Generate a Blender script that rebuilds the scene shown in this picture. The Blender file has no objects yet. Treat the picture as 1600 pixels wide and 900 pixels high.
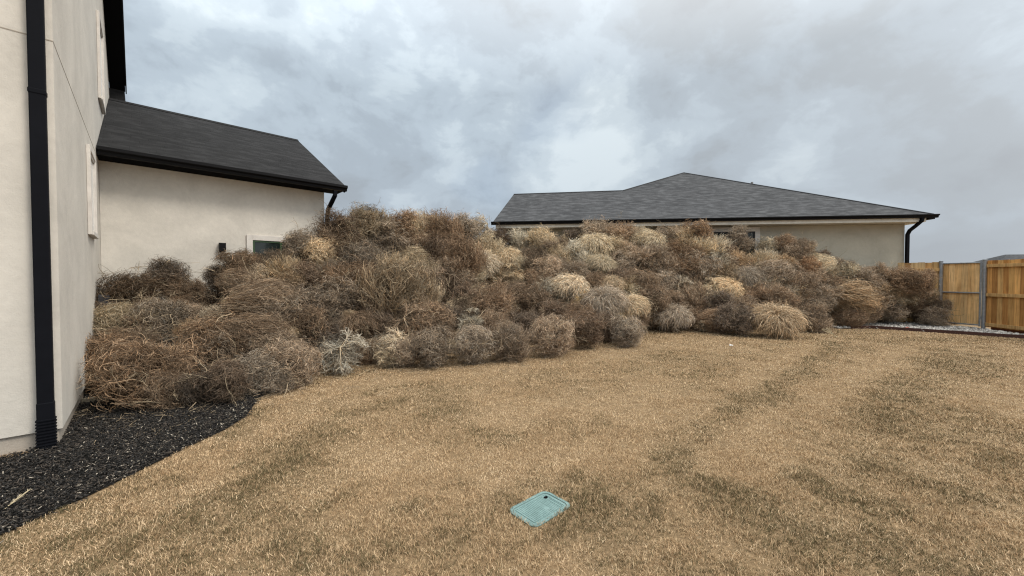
import bpy, math, random
import numpy as np
from mathutils import Vector, Matrix

R_ = math.radians
scene = bpy.context.scene
C = scene.collection

# ------------------------------------------------------------------ camera
cam_d = bpy.data.cameras.new('camera')
cam = bpy.data.objects.new('camera', cam_d)
C.objects.link(cam)
cam_d.sensor_width = 36.0
cam_d.lens = 13.77
cam_d.clip_start = 0.05
cam_d.clip_end = 3000
cam.location = (0, 0, 1.4)
cam.rotation_euler = (R_(90 - 1.264), 0, 0)
scene.camera = cam

# ------------------------------------------------------------------ light
SUN_EL, SUN_AZ = R_(50), R_(112)          # azimuth clockwise from +Y (view axis): to the right, a little behind
sun_dir = Vector((math.sin(SUN_AZ) * math.cos(SUN_EL), math.cos(SUN_AZ) * math.cos(SUN_EL), math.sin(SUN_EL)))
sd = bpy.data.lights.new('sun', 'SUN')
sd.energy = 1.5
sd.angle = R_(16)
sd.color = (1.0, 0.93, 0.83)
so = bpy.data.objects.new('sun', sd)
so.rotation_euler = sun_dir.to_track_quat('Z', 'Y').to_euler()
C.objects.link(so)

world = bpy.data.worlds.new('World')
scene.world = world
world.use_nodes = True
scene.view_settings.view_transform = 'Standard'
scene.view_settings.look = 'None'
scene.view_settings.gamma = 1.0
scene.view_settings.exposure = 0.42
scene.view_settings.use_curve_mapping = False
scene.cycles.use_denoising = True
scene.cycles.denoising_prefilter = 'NONE'          # keeps the twigs and blades crisp
scene.cycles.denoising_input_passes = 'RGB_ALBEDO_NORMAL'
scene.cycles.use_adaptive_sampling = False
scene.cycles.filter_width = 1.2
scene.cycles.max_bounces = 6
scene.cycles.diffuse_bounces = 3


class NT:
    """small helper round a node tree"""
    def __init__(s, nt):
        s.nt = nt
        s.n = nt.nodes
        s.l = nt.links

    def node(s, t, **kw):
        n = s.n.new(t)
        for k, v in kw.items():
            if k.startswith('i_'):
                n.inputs[k[2:].replace('_', ' ')].default_value = v
            else:
                setattr(n, k, v)
        return n

    def link(s, a, b):
        s.l.new(a, b)

    def math(s, op, a, b=None, clamp=False):
        n = s.n.new('ShaderNodeMath')
        n.operation = op
        n.use_clamp = clamp
        for i, v in enumerate((a, b)):
            if v is None:
                continue
            if hasattr(v, 'links'):
                s.l.new(v, n.inputs[i])
            else:
                n.inputs[i].default_value = v
        return n.outputs[0]

    def mix(s, f, a, b, mode='MIX'):
        n = s.n.new('ShaderNodeMix')
        n.data_type = 'RGBA'
        n.blend_type = mode
        for sock, v in ((n.inputs[0], f), (n.inputs[6], a), (n.inputs[7], b)):
            if hasattr(v, 'links'):
                s.l.new(v, sock)
            elif isinstance(v, (int, float)):
                sock.default_value = v
            else:
                sock.default_value = (*v[:3], 1)
        return n.outputs[2]

    def ramp(s, f, stops, interp='LINEAR'):
        n = s.n.new('ShaderNodeValToRGB')
        cr = n.color_ramp
        cr.interpolation = interp
        while len(cr.elements) > 1:
            cr.elements.remove(cr.elements[-1])
        for i, (p, c) in enumerate(stops):
            e = cr.elements[0] if i == 0 else cr.elements.new(p)
            e.position = p
            e.color = (c, c, c, 1) if isinstance(c, (int, float)) else (*c, 1)
        s.l.new(f, n.inputs[0])
        return n.outputs[0]

    def noise(s, vec, scale, detail=4, rough=0.55, dist=0.0, dim='3D'):
        n = s.n.new('ShaderNodeTexNoise')
        n.noise_dimensions = dim
        n.inputs['Scale'].default_value = scale
        n.inputs['Detail'].default_value = detail
        n.inputs['Roughness'].default_value = rough
        n.inputs['Distortion'].default_value = dist
        if vec is not None:
            s.l.new(vec, n.inputs['Vector'])
        return n.outputs['Fac']

    def vmath(s, op, a, b=None):
        n = s.n.new('ShaderNodeVectorMath')
        n.operation = op
        for i, v in enumerate((a, b)):
            if v is None:
                continue
            if hasattr(v, 'links'):
                s.l.new(v, n.inputs[i])
            else:
                n.inputs[i].default_value = v
        return n.outputs['Value'] if op in ('DOT_PRODUCT', 'LENGTH') else n.outputs['Vector']


def build_sky():
    w = NT(world.node_tree)
    w.n.clear()
    out = w.node('ShaderNodeOutputWorld')
    bg = w.node('ShaderNodeBackground')
    bg.inputs['Strength'].default_value = 0.1
    w.link(bg.outputs[0], out.inputs[0])
    sky = w.node('ShaderNodeTexSky')
    sky.sky_type = 'NISHITA'
    sky.sun_disc = False
    sky.sun_elevation = SUN_EL
    sky.sun_rotation = SUN_AZ
    tc = w.node('ShaderNodeTexCoord')
    d = tc.outputs['Generated']
    sep = w.node('ShaderNodeSeparateXYZ')
    w.link(d, sep.inputs[0])
    z = w.math('MAXIMUM', sep.outputs[2], 0.0)
    k = w.math('DIVIDE', 1.0, w.math('ADD', z, 0.38))
    comb = w.node('ShaderNodeCombineXYZ')
    w.link(w.math('MULTIPLY', sep.outputs[0], k), comb.inputs[0])
    w.link(w.math('MULTIPLY', sep.outputs[1], k), comb.inputs[1])
    p = comb.outputs[0]
    mp = w.node('ShaderNodeMapping')
    mp.inputs['Location'].default_value = SKY_OFF
    mp.inputs['Rotation'].default_value = (0, 0, R_(-35))
    mp.inputs['Scale'].default_value = (1.0, 0.72, 1)
    w.link(p, mp.inputs[0])
    v = mp.outputs[0]
    big = w.noise(v, 1.1, 3, 0.5, 0.2)
    mq = w.node('ShaderNodeMapping')
    mq.inputs['Scale'].default_value = (1.0, 1.0, 1.5)
    mq.inputs['Location'].default_value = (0.37, 1.9, 2.4)
    w.link(d, mq.inputs[0])
    mid = w.noise(mq.outputs[0], 3.4, 6, 0.55, 0.35)
    fine = w.noise(mq.outputs[0], 9.5, 6, 0.6, 0.3)
    den = w.math('ADD', w.math('MULTIPLY', big, 0.55), w.math('ADD', w.math('MULTIPLY', mid, 0.36), w.math('MULTIPLY', fine, 0.2)))
    den = w.math('ADD', den, w.math('MULTIPLY', sep.outputs[0], 0.03))
    # where the deck is thick or breaks open
    for (ax, ay, az), tight, amt in (((0.30, 1, 0.37), 55, -0.07), ((0.85, 1, 0.36), 90, -0.04), ((1.12, 1, 0.36), 14, 0.105), ((-0.55, 1, 0.45), 30, -0.05),
                                     ((0.62, 1, 0.50), 45, 0.035), ((-0.2, 1, 0.22), 30, 0.03), ((0.30, 1, 0.72), 120, 0.03)):
        q = Vector((ax, ay, az)).normalized()
        lobe = w.math('POWER', w.math('MAXIMUM', w.vmath('DOT_PRODUCT', d, tuple(q)), 0.0), tight)
        den = w.math('ADD', den, w.math('MULTIPLY', lobe, amt))
    col = w.ramp(den, [(0.43, (5.6, 6.3, 6.75)), (0.485, (4.6, 5.3, 5.85)), (0.525, (3.85, 4.5, 5.1)), (0.57, (3.3, 3.85, 4.4)), (0.63, (2.85, 3.25, 3.65)),
                       (0.72, (2.45, 2.75, 3.1))], 'EASE')
    # a few thin places where the blue shows
    thin = w.ramp(w.noise(v, 1.4, 3, 0.5, 0.4), [(0.27, 1.0), (0.36, 0.0)])
    col = w.mix(w.math('MULTIPLY', thin, 0.22), col, sky.outputs[0])
    # dusty grey towards the horizon
    hz = w.ramp(z, [(0.0, 1.0), (0.13, 0.45), (0.34, 0.0)])
    col = w.mix(w.math('MULTIPLY', hz, 0.75), col, (3.1, 3.45, 3.85))
    # overcast sky: brighter overhead and round the hidden sun
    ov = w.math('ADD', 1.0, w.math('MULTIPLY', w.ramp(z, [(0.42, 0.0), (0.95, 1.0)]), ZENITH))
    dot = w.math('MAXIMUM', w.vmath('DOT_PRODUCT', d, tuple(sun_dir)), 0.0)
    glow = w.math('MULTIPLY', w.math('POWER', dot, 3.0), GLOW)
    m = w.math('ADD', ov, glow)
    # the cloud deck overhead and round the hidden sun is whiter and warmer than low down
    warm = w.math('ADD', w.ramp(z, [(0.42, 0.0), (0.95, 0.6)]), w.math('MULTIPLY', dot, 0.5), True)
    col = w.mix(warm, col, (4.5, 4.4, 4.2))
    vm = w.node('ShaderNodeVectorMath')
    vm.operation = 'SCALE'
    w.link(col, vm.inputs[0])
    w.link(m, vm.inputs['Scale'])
    # below the horizon: dull ground tone
    lo = w.ramp(sep.outputs[2], [(0.48, 0.0), (0.5, 1.0)])
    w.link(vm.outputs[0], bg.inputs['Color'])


SKY_OFF = (3.1, 1.7, 0.4)
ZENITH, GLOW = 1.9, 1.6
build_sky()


# ------------------------------------------------------------------ helpers
def tag(o, label=None, cat=None, group=None, kind=None):
    if label:
        o['label'] = label
    if cat:
        o['category'] = cat
    if group:
        o['group'] = group
    if kind:
        o['kind'] = kind
    return o


def empty(name, loc=(0, 0, 0), rz=0.0):
    o = bpy.data.objects.new(name, None)
    o.location = loc
    o.rotation_euler = (0, 0, rz)
    C.objects.link(o)
    return o


def material(name, build, rough=0.9, spec=0.2):
    m = bpy.data.materials.new(name)
    m.use_nodes = True
    t = NT(m.node_tree)
    b = t.n['Principled BSDF']
    b.inputs['Roughness'].default_value = rough
    b.inputs['Specular IOR Level'].default_value = spec
    build(t, b)
    return m


def bump(t, b, h, strength, dist):
    n = t.node('ShaderNodeBump')
    n.inputs['Strength'].default_value = strength
    n.inputs['Distance'].default_value = dist
    t.link(h, n.inputs['Height'])
    t.link(n.outputs[0], b.inputs['Normal'])


def objco(t):
    return t.node('ShaderNodeTexCoord').outputs['Object']


def plain(name, col, rough=0.6, spec=0.3, vary=0.12, scale=6.0, metal=0.0):
    def f(t, b):
        n = t.noise(objco(t), scale, 5, 0.6)
        c0 = tuple(c * (1 - vary) for c in col)
        c1 = tuple(min(1, c * (1 + vary)) for c in col)
        t.link(t.ramp(n, [(0.3, c0), (0.7, c1)]), b.inputs['Base Color'])
        b.inputs['Metallic'].default_value = metal
        r = t.math('ADD', rough - 0.08, t.math('MULTIPLY', n, 0.16))
        t.link(r, b.inputs['Roughness'])
    return material(name, f, rough, spec)


def stucco(name, col, bumpk=0.3):
    def f(t, b):
        o = objco(t)
        blot = t.noise(o, 1.3, 6, 0.62, 0.6)
        fine = t.noise(o, 16, 5, 0.7)
        sp = t.noise(o, 95, 3, 0.6)
        mp = t.node('ShaderNodeMapping')
        mp.inputs['Scale'].default_value = (5.0, 5.0, 0.25)
        t.link(o, mp.inputs[0])
        streak = t.noise(mp.outputs[0], 1.0, 4, 0.6)
        a = t.ramp(blot, [(0.36, tuple(c * 0.87 for c in col)), (0.5, col), (0.66, tuple(min(1, c * 1.12) for c in col))])
        a = t.mix(0.3, a, t.ramp(fine, [(0.3, tuple(c * 0.8 for c in col)), (0.7, tuple(min(1, c * 1.12) for c in col))]))
        a = t.mix(0.03, a, t.ramp(streak, [(0.35, tuple(c * 0.75 for c in col)), (0.65, tuple(min(1, c * 1.1) for c in col))]))
        t.link(a, b.inputs['Base Color'])
        h = t.math('ADD', t.math('MULTIPLY', fine, 1.0), t.math('MULTIPLY', sp, 0.5))
        bump(t, b, h, bumpk, 0.012)
    return material(name, f, 0.95, 0.12)


def shingle(name, dark, light, w=0.33, h=0.145):
    def f(t, b):
        uv = t.node('ShaderNodeTexCoord').outputs['UV']
        br = t.node('ShaderNodeTexBrick')
        br.offset = 0.37
        br.offset_frequency = 2
        br.squash = 0.72
        br.squash_frequency = 3
        br.inputs['Scale'].default_value = 1.0
        br.inputs['Brick Width'].default_value = w
        br.inputs['Row Height'].default_value = h
        br.inputs['Mortar Size'].default_value = 0.006
        br.inputs['Mortar Smooth'].default_value = 0.6
        br.inputs['Bias'].default_value = -0.1
        br.inputs['Color1'].default_value = (*dark, 1)
        br.inputs['Color2'].default_value = (*light, 1)
        br.inputs['Mortar'].default_value = (*[c * 0.45 for c in dark], 1)
        wob = t.noise(uv, 3.0, 3, 0.5)
        mp = t.node('ShaderNodeMapping')
        mp.inputs['Scale'].default_value = (2.6, 7.0, 1)
        t.link(uv, mp.inputs[0])
        tone = t.noise(mp.outputs[0], 1.0, 4, 0.65)
        gr = t.noise(uv, 160, 3, 0.7)
        big = t.noise(uv, 0.7, 4, 0.6)
        t.link(uv, br.inputs['Vector'])
        c = t.mix(0.6, br.outputs['Color'], t.ramp(tone, [(0.40, tuple(x * 0.5 for x in dark)), (0.5, tuple((a + b2) / 2 for a, b2 in zip(dark, light))), (0.60, tuple(x * 1.9 for x in light))]))
        c = t.mix(0.25, c, t.ramp(gr, [(0.3, tuple(x * 0.4 for x in dark)), (0.7, tuple(x * 1.8 for x in light))]))
        c = t.mix(0.3, c, t.ramp(big, [(0.3, dark), (0.7, tuple(x * 1.2 for x in light))]))
        t.link(c, b.inputs['Base Color'])
        bump(t, b, t.math('ADD', t.math('MULTIPLY', br.outputs['Fac'], -1.0), t.math('MULTIPLY', gr, 0.3)), 0.5, 0.008)
    return material(name, f, 0.92, 0.15)


class MB:
    """collects geometry for ONE mesh object"""
    def __init__(s):
        s.v, s.f, s.uv = [], [], []

    def add(s, verts, faces, uvs=None):
        o = len(s.v)
        s.v += [tuple(p) for p in verts]
        for i, fc in enumerate(faces):
            s.f.append([o + k for k in fc])
            s.uv.append(uvs[i] if uvs else None)

    def box(s, x0, x1, y0, y1, z0, z1, mat=None):
        vs = [(x, y, z) for z in (z0, z1) for y in (y0, y1) for x in (x0, x1)]
        if mat is not None:
            vs = [mat @ Vector(p) for p in vs]
        s.add(vs, [(0, 2, 3, 1), (4, 5, 7, 6), (0, 1, 5, 4), (2, 6, 7, 3), (0, 4, 6, 2), (1, 3, 7, 5)])

    def prism(s, poly, d):
        """poly: list of 3-D points, extruded by vector d"""
        n = len(poly)
        d = Vector(d)
        vs = [Vector(p) for p in poly] + [Vector(p) + d for p in poly]
        s.add(vs, [list(range(n))[::-1], list(range(n, 2 * n))] + [(i, (i + 1) % n, n + (i + 1) % n, n + i) for i in range(n)])

    def tube(s, pts, r, n=8, rect=None):
        """tube (or flat rectangular pipe when rect=(w,d)) through points"""
        pts = [Vector(p) for p in pts]
        rings = []
        for i, p in enumerate(pts):
            a = pts[max(i - 1, 0)]
            b = pts[min(i + 1, len(pts) - 1)]
            t = (b - a).normalized()
            ref = Vector((1, 0, 0)) if abs(t.x) < 0.85 else Vector((0, 1, 0))
            u = (ref - t * ref.dot(t)).normalized()
            w = t.cross(u)
            rr = r[i] if isinstance(r, (list, tuple)) else r
            if rect:
                ring = [p + u * (sx * rect[0] / 2) + w * (sy * rect[1] / 2) for sx, sy in ((-1, -1), (1, -1), (1, 1), (-1, 1))]
            else:
                ring = [p + (u * math.cos(2 * math.pi * k / n) + w * math.sin(2 * math.pi * k / n)) * rr for k in range(n)]
            rings.append(ring)
        m = len(rings[0])
        vs = [q for ring in rings for q in ring]
        fs = []
        for i in range(len(rings) - 1):
            for k in range(m):
                fs.append((i * m + k, i * m + (k + 1) % m, (i + 1) * m + (k + 1) % m, (i + 1) * m + k))
        fs.append(list(range(m))[::-1])
        fs.append([(len(rings) - 1) * m + k for k in range(m)])
        s.add(vs, fs)

    def build(s, name, mat, parent=None, bevel=0.0, smooth=False):
        me = bpy.data.meshes.new(name)
        me.from_pydata(s.v, [], s.f)
        if any(u is not None for u in s.uv):
            lay = me.uv_layers.new(name='UVMap')
            i = 0
            for fc, u in zip(s.f, s.uv):
                for k in range(len(fc)):
                    lay.data[i].uv = u[k] if u else (0, 0)
                    i += 1
        me.update()
        me.materials.append(mat)
        if smooth:
            for p in me.polygons:
                p.use_smooth = True
        o = bpy.data.objects.new(name, me)
        C.objects.link(o)
        if parent is not None:
            o.parent = parent
        if bevel:
            md = o.modifiers.new('bevel', 'BEVEL')
            md.width = bevel
            md.segments = 2
            md.limit_method = 'ANGLE'
        return o


def roof_face(mb, pts, u_dir, thick=0.0):
    """a roof plane with UVs in metres: u along the eave, v up the slope"""
    P = [Vector(p) for p in pts]
    n = (P[1] - P[0]).cross(P[2] - P[0]).normalized()
    u = Vector(u_dir).normalized()
    v = n.cross(u).normalized()
    mb.add(P, [list(range(len(P)))], [[((p - P[0]).dot(u) + 50, (p - P[0]).dot(v) + 50) for p in P]])


def np_mesh(name, verts, quads=None, tris=None, cols=None):
    """fast mesh from arrays; cols: per-vertex colour (N,3)"""
    me = bpy.data.meshes.new(name)
    verts = np.ascontiguousarray(verts, dtype=np.float32)
    nq = 0 if quads is None else len(quads)
    nt = 0 if tris is None else len(tris)
    idx = np.concatenate([np.asarray(a, dtype=np.int32).ravel() for a in (quads, tris) if a is not None and len(a)])
    me.vertices.add(len(verts))
    me.vertices.foreach_set('co', verts.ravel())
    me.loops.add(len(idx))
    me.loops.foreach_set('vertex_index', idx)
    me.polygons.add(nq + nt)
    starts = np.concatenate([np.arange(nq) * 4, nq * 4 + np.arange(nt) * 3]).astype(np.int32)
    me.polygons.foreach_set('loop_start', starts)
    me.update(calc_edges=True)
    if cols is not None:
        at = me.attributes.new('tint', 'FLOAT_COLOR', 'POINT')
        c4 = np.ones((len(verts), 4), dtype=np.float32)
        c4[:, :3] = cols
        at.data.foreach_set('color', c4.ravel())
    return me


def vnoise(x, y, seed=0):
    """smooth 2-D value noise in 0..1"""
    xi, yi = np.floor(x).astype(np.int64), np.floor(y).astype(np.int64)
    fx, fy = x - xi, y - yi
    fx, fy = fx * fx * (3 - 2 * fx), fy * fy * (3 - 2 * fy)

    def h(a, b):
        n = (a * 374761393 + b * 668265263 + seed * 1442695041) & 0xffffffff
        n = ((n ^ (n >> 13)) * 1274126177) & 0xffffffff
        return ((n ^ (n >> 16)) & 0xffff) / 65535.0
    return (h(xi, yi) * (1 - fx) + h(xi + 1, yi) * fx) * (1 - fy) + (h(xi, yi + 1) * (1 - fx) + h(xi + 1, yi + 1) * fx) * fy


def fbm(x, y, seed=0, o=4):
    s, a, t = 0, 1.0, 0
    for k in range(o):
        s = s + a * vnoise(x * 2 ** k, y * 2 ** k, seed + k * 7)
        t += a
        a *= 0.55
    return s / t


def inside(x, y, poly):
    r = np.zeros(x.shape, bool)
    n = len(poly)
    for i in range(n):
        x0, y0 = poly[i]
        x1, y1 = poly[(i + 1) % n]
        if y0 == y1:
            continue
        c = ((y0 > y) != (y1 > y)) & (x < (x1 - x0) * (y - y0) / (y1 - y0) + x0)
        r ^= c
    return r


def tint_material(name, rough=0.9, spec=0.12, trans=0.0):
    def f(t, b):
        a = t.node('ShaderNodeAttribute')
        a.attribute_name = 'tint'
        t.link(a.outputs['Color'], b.inputs['Base Color'])
    return material(name, f, rough, spec)


# ------------------------------------------------------------------ materials
M = dict(
    stucco=stucco('warm_white_stucco', (0.65, 0.61, 0.545)),
    taupe=stucco('taupe_stucco', (0.44, 0.41, 0.335), 0.3),
    found=stucco('foundation_concrete', (0.44, 0.39, 0.33), 0.4),
    roof=shingle('charcoal_shingles', (0.011, 0.011, 0.0115), (0.025, 0.025, 0.026)),
    roof2=shingle('slate_grey_shingles', (0.034, 0.036, 0.039), (0.080, 0.082, 0.086)),
    black=plain('black_metal', (0.007, 0.007, 0.008), 0.6, 0.12),
    pipe=plain('black_downspout', (0.006, 0.0065, 0.009), 0.7, 0.08, 0.2),
    soffit=plain('black_soffit', (0.004, 0.004, 0.0045), 0.9, 0.05),
    trim=plain('white_trim', (0.66, 0.62, 0.57), 0.7, 0.2),
    trim_cream=plain('cream_trim', (0.62, 0.59, 0.52), 0.7, 0.2),
    green=plain('green_frame', (0.035, 0.07, 0.03), 0.5, 0.4),
    dkgrey=plain('dark_grey_box', (0.035, 0.035, 0.04), 0.6, 0.3),
    steel=plain('galvanised_steel', (0.30, 0.32, 0.34), 0.45, 0.5, 0.15, 14, 0.6),
    edging=plain('rust_brown_edging', (0.07, 0.035, 0.028), 0.8, 0.2, 0.25),
    board=plain('weathered_board', (0.42, 0.37, 0.28), 0.85, 0.2, 0.2),
    lid=None, white=plain('white_scrap', (0.75, 0.73, 0.7), 0.7, 0.3),
    red=plain('red_scrap', (0.55, 0.16, 0.12), 0.6, 0.3),
    vent=plain('vent_pipe', (0.10, 0.10, 0.10), 0.7, 0.3),
    twig=plain('pale_dry_twig', (0.50, 0.42, 0.28), 0.9, 0.1),
)


def glass_f(t, b):
    n = t.noise(objco(t), 2.0, 3, 0.5)
    t.link(t.ramp(n, [(0.3, (0.010, 0.016, 0.014)), (0.7, (0.028, 0.036, 0.034))]), b.inputs['Base Color'])


M['glass'] = material('dark_window_glass', glass_f, 0.06, 0.5)


def pane_white_f(t, b):  # the whole pane in one plain white
    b.inputs['Base Color'].default_value = (0.78, 0.78, 0.76, 1)


M['white_pane'] = material('white_window_pane', pane_white_f, 0.15, 0.5)


def lid_f(t, b):
    o = objco(t)
    n = t.noise(o, 9, 6, 0.65)
    f = t.noise(o, 60, 4, 0.7)
    c = t.ramp(n, [(0.3, (0.115, 0.195, 0.19)), (0.55, (0.16, 0.265, 0.26)), (0.78, (0.22, 0.32, 0.31))])
    c = t.mix(0.25, c, t.ramp(f, [(0.35, (0.10, 0.13, 0.12)), (0.65, (0.30, 0.40, 0.38))]))
    t.link(c, b.inputs['Base Color'])
    bump(t, b, f, 0.3, 0.002)


M['lid'] = material('faded_green_plastic', lid_f, 0.75, 0.3)


def wood_f(t, b):
    a = t.node('ShaderNodeAttribute')
    a.attribute_name = 'tint'
    o = objco(t)
    mp = t.node('ShaderNodeMapping')
    mp.inputs['Scale'].default_value = (26, 26, 1.3)
    t.link(o, mp.inputs[0])
    g = t.noise(mp.outputs[0], 1.0, 5, 0.6, 0.8)
    k = t.noise(o, 1.6, 5, 0.6)
    c = t.mix(1.0, a.outputs['Color'], t.ramp(g, [(0.3, (0.62, 0.55, 0.5)), (0.5, (1, 1, 1)), (0.72, (1.25, 1.25, 1.2))]), 'MULTIPLY')
    c = t.mix(0.55, c, t.mix(1.0, c, t.ramp(k, [(0.3, (0.55, 0.5, 0.45)), (0.6, (1.15, 1.12, 1.1))]), 'MULTIPLY'))
    t.link(c, b.inputs['Base Color'])
    bump(t, b, g, 0.25, 0.004)


M['wood'] = material('cedar_boards', wood_f, 0.85, 0.15)


def ground_f(c0, c1, scale=3.0, fine=60.0, bk=0.4):
    def f(t, b):
        o = objco(t)
        n = t.noise(o, scale, 7, 0.65)
        g = t.noise(o, fine, 4, 0.7)
        c = t.ramp(n, [(0.3, c0), (0.7, c1)])
        c = t.mix(0.4, c, t.ramp(g, [(0.35, tuple(x * 0.6 for x in c0)), (0.65, tuple(x * 1.2 for x in c1))]))
        t.link(c, b.inputs['Base Color'])
        bump(t, b, g, bk, 0.02)
    return f


M['ground'] = material('dry_plain', ground_f((0.20, 0.145, 0.085), (0.30, 0.225, 0.14)), 0.95, 0.1)
M['thatch'] = material('lawn_thatch', ground_f((0.16, 0.112, 0.064), (0.30, 0.21, 0.12), 7.0, 45, 0.8), 0.95, 0.1)
M['mulchbed'] = material('black_mulch', ground_f((0.006, 0.006, 0.006), (0.02, 0.018, 0.016), 12, 90, 1.0), 0.9, 0.15)
M['gravelbed'] = material('gravel_base', ground_f((0.18, 0.17, 0.155), (0.36, 0.345, 0.32), 14, 70, 0.8), 0.9, 0.15)
M['dirt'] = material('bare_dirt', ground_f((0.12, 0.085, 0.05), (0.22, 0.165, 0.10), 6, 60, 0.8), 0.95, 0.1)
M['grass'] = tint_material('dry_grass_blades', 0.85, 0.15)
M['chips'] = tint_material('mulch_chips', 0.8, 0.2)
M['stones'] = tint_material('gravel_stones', 0.85, 0.2)


def weed_f(t, b):
    """colour of each bush comes from the object, of each twig from the mesh"""
    oi = t.node('ShaderNodeObjectInfo')
    a = t.node('ShaderNodeAttribute')
    a.attribute_name = 'tint'
    c = t.mix(1.0, oi.outputs['Color'], a.outputs['Color'], 'MULTIPLY')
    t.link(c, b.inputs['Base Color'])


M['weed'] = material('dry_tumbleweed_twigs', weed_f, 0.85, 0.12)

# ------------------------------------------------------------------ ground
MULCH = [(-2.95, -1.5), (-2.86, 0.8), (-2.78, 2.09), (-2.72, 2.5), (-2.70, 3.1), (-2.66, 3.6), (-2.70, 3.95), (-2.88, 4.35),
         (-3.05, 4.8), (-3.3, 5.6), (-3.6, 6.6), (-3.9, 8.6), (-7.2, 5.6), (-3.85, 3.1), (-9.5, -1.9)]
GRAVEL = [(9.2, 11.05), (10.2, 11.12), (11.0, 10.38), (11.9, 9.45), (12.45, 9.2), (13.0, 10.9), (12.7, 11.9), (12.0, 12.6), (9.0, 12.6)]


def sheet(name, poly, z, m, kind='structure', parent=None):
    b = MB()
    b.add([(x, y, z) for x, y in poly], [list(range(len(poly)))])
    o = b.build(name, m, parent)
    tag(o, kind=kind)
    return o


sheet('ground', [(-900, -400), (900, -400), (900, 1600), (-900, 1600)], 0.0, M['ground'])
LAWN = [(-16, -6), (12.0, -6), (12.0, 9.3), (11.0, 10.3), (10.2, 11.05), (9.2, 11.0), (9.2, 13.2), (-0.5, 14.0), (-16, 14)]
sheet('lawn', LAWN, 0.004, M['thatch'])
sheet('mulch_bed', MULCH, 0.012, M['mulchbed'])
sheet('gravel_bed', GRAVEL, 0.012, M['gravelbed'])
sheet('dirt_strip', [(12.45, 9.2), (12.6, 4.0), (13.0, 4.0), (14.2, 10.9), (13.0, 10.9)], 0.008, M['dirt'])

rng = np.random.default_rng(11)
LC, LU, LV = np.array([0.172, 2.358]), np.array([0.743, 0.669]), np.array([0.669, -0.743])


def blob(x, y, cx, cy, rx, ry, ang=0.0):
    c, s = math.cos(ang), math.sin(ang)
    dx, dy = x - cx, y - cy
    u, v = (dx * c + dy * s) / rx, (-dx * s + dy * c) / ry
    return np.exp(-(u * u + v * v))


def seg_band(x, y, pts, w):
    """soft band round a polyline, edges roughened by noise"""
    d = np.full(x.shape, 9.0)
    for (xa, ya), (xb, yb) in zip(pts[:-1], pts[1:]):
        ex, ey = xb - xa, yb - ya
        t = np.clip(((x - xa) * ex + (y - ya) * ey) / (ex * ex + ey * ey), 0, 1)
        d = np.minimum(d, np.hypot(x - xa - t * ex, y - ya - t * ey))
    d = d * (0.68 + 0.64 * fbm(x * 3.0, y * 3.0, 33, 3))
    return np.exp(-(d / w) ** 2)


# mower tracks and damp strips that stayed green or dark, and bleached strips between them
DARK = [([(1.26, 3.03), (2.57, 4.31), (4.05, 5.74), (6.88, 8.5)], 0.24, 0.85), ([(3.65, 3.7), (3.9, 4.2), (5.57, 5.21), (8.41, 7.2)], 0.40, 0.5),
        ([(1.22, 3.03), (1.4, 2.45), (1.49, 2.17), (1.93, 1.86), (2.3, 1.5)], 0.19, 0.95), ([(0.45, 2.75), (0.60, 2.45), (0.56, 2.1)], 0.16, 0.8),
        ([(-1.75, 2.4), (-1.67, 2.84), (-1.78, 3.77), (-1.35, 4.4)], 0.22, 0.7), ([(-1.37, 5.21), (-0.55, 4.18), (-0.11, 3.35)], 0.25, 0.5),
        ([(7.17, 8.25), (6.76, 6.64), (7.12, 5.55)], 0.5, 0.5), ([(2.38, 6.91), (3.42, 5.94)], 0.4, 0.4), ([(-0.9, 1.9), (-0.33, 1.95)], 0.2, 0.55),
        ([(-2.79, 4.25), (-2.49, 3.5)], 0.16, 0.7), ([(-0.08, 2.39), (0.18, 2.68), (0.47, 2.46), (0.2, 2.12), (-0.08, 2.39)], 0.11, 0.75),
        ([(8.2, 8.6), (10.6, 9.0)], 0.35, 0.35), ([(0.2, 6.3), (1.6, 7.4)], 0.3, 0.35)]
PALE = [([(2.9, 5.0), (3.7, 5.75), (6.4, 8.2)], 0.22, 0.9), ([(1.5, 2.9), (4.2, 5.05), (8.12, 8.1)], 0.30, 0.7), ([(-2.82, 4.7), (-1.46, 5.55), (1.13, 6.91), (2.5, 8.2)], 0.35, 0.9),
        ([(-0.95, 3.1), (-0.19, 2.89), (0.9, 3.2)], 0.28, 0.8), ([(0.3, 1.9), (0.9, 2.04)], 0.16, 0.6), ([(-0.2, 4.0), (1.72, 4.3)], 0.4, 0.6), ([(5.5, 4.3), (8.5, 5.8)], 0.4, 0.6)]


def greenness(x, y):
    """where the dormant lawn is still dull green or dark"""
    g = 0.55 * np.clip((fbm(x * 1.1, y * 1.1, 3) - 0.48) * 4.0, 0, 1)
    g = g + 0.6 * np.clip((fbm(x * 3.4 + 9, y * 3.4, 21) - 0.5) * 4.5, 0, 1)
    g = g + 0.55 * np.clip((3.1 - y) / 1.2, 0, 1) * np.clip((fbm(x * 2.4 + 31, y * 2.4, 61) - 0.42) * 4.0, 0, 1)
    g = g + 0.30 * np.clip((fbm(x * 7.0, y * 7.0, 44) - 0.5) * 5.0, 0, 1)
    for p, w, k in DARK:
        g = g + k * seg_band(x, y, p, w)
    for p, w, k in PALE:
        g = g - k * seg_band(x, y, p, w)
    return np.clip(g * 0.85, 0, 1)


def straw(x, y):
    return np.clip((0.6 * fbm(x * 2.3 + 4, y * 2.3 + 8, 55) + 0.4 * fbm(x * 6.5, y * 6.5, 71) - 0.42) * 5.0 + sum(0.5 * k * seg_band(x, y, p, w) for p, w, k in PALE), 0, 1)


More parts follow.
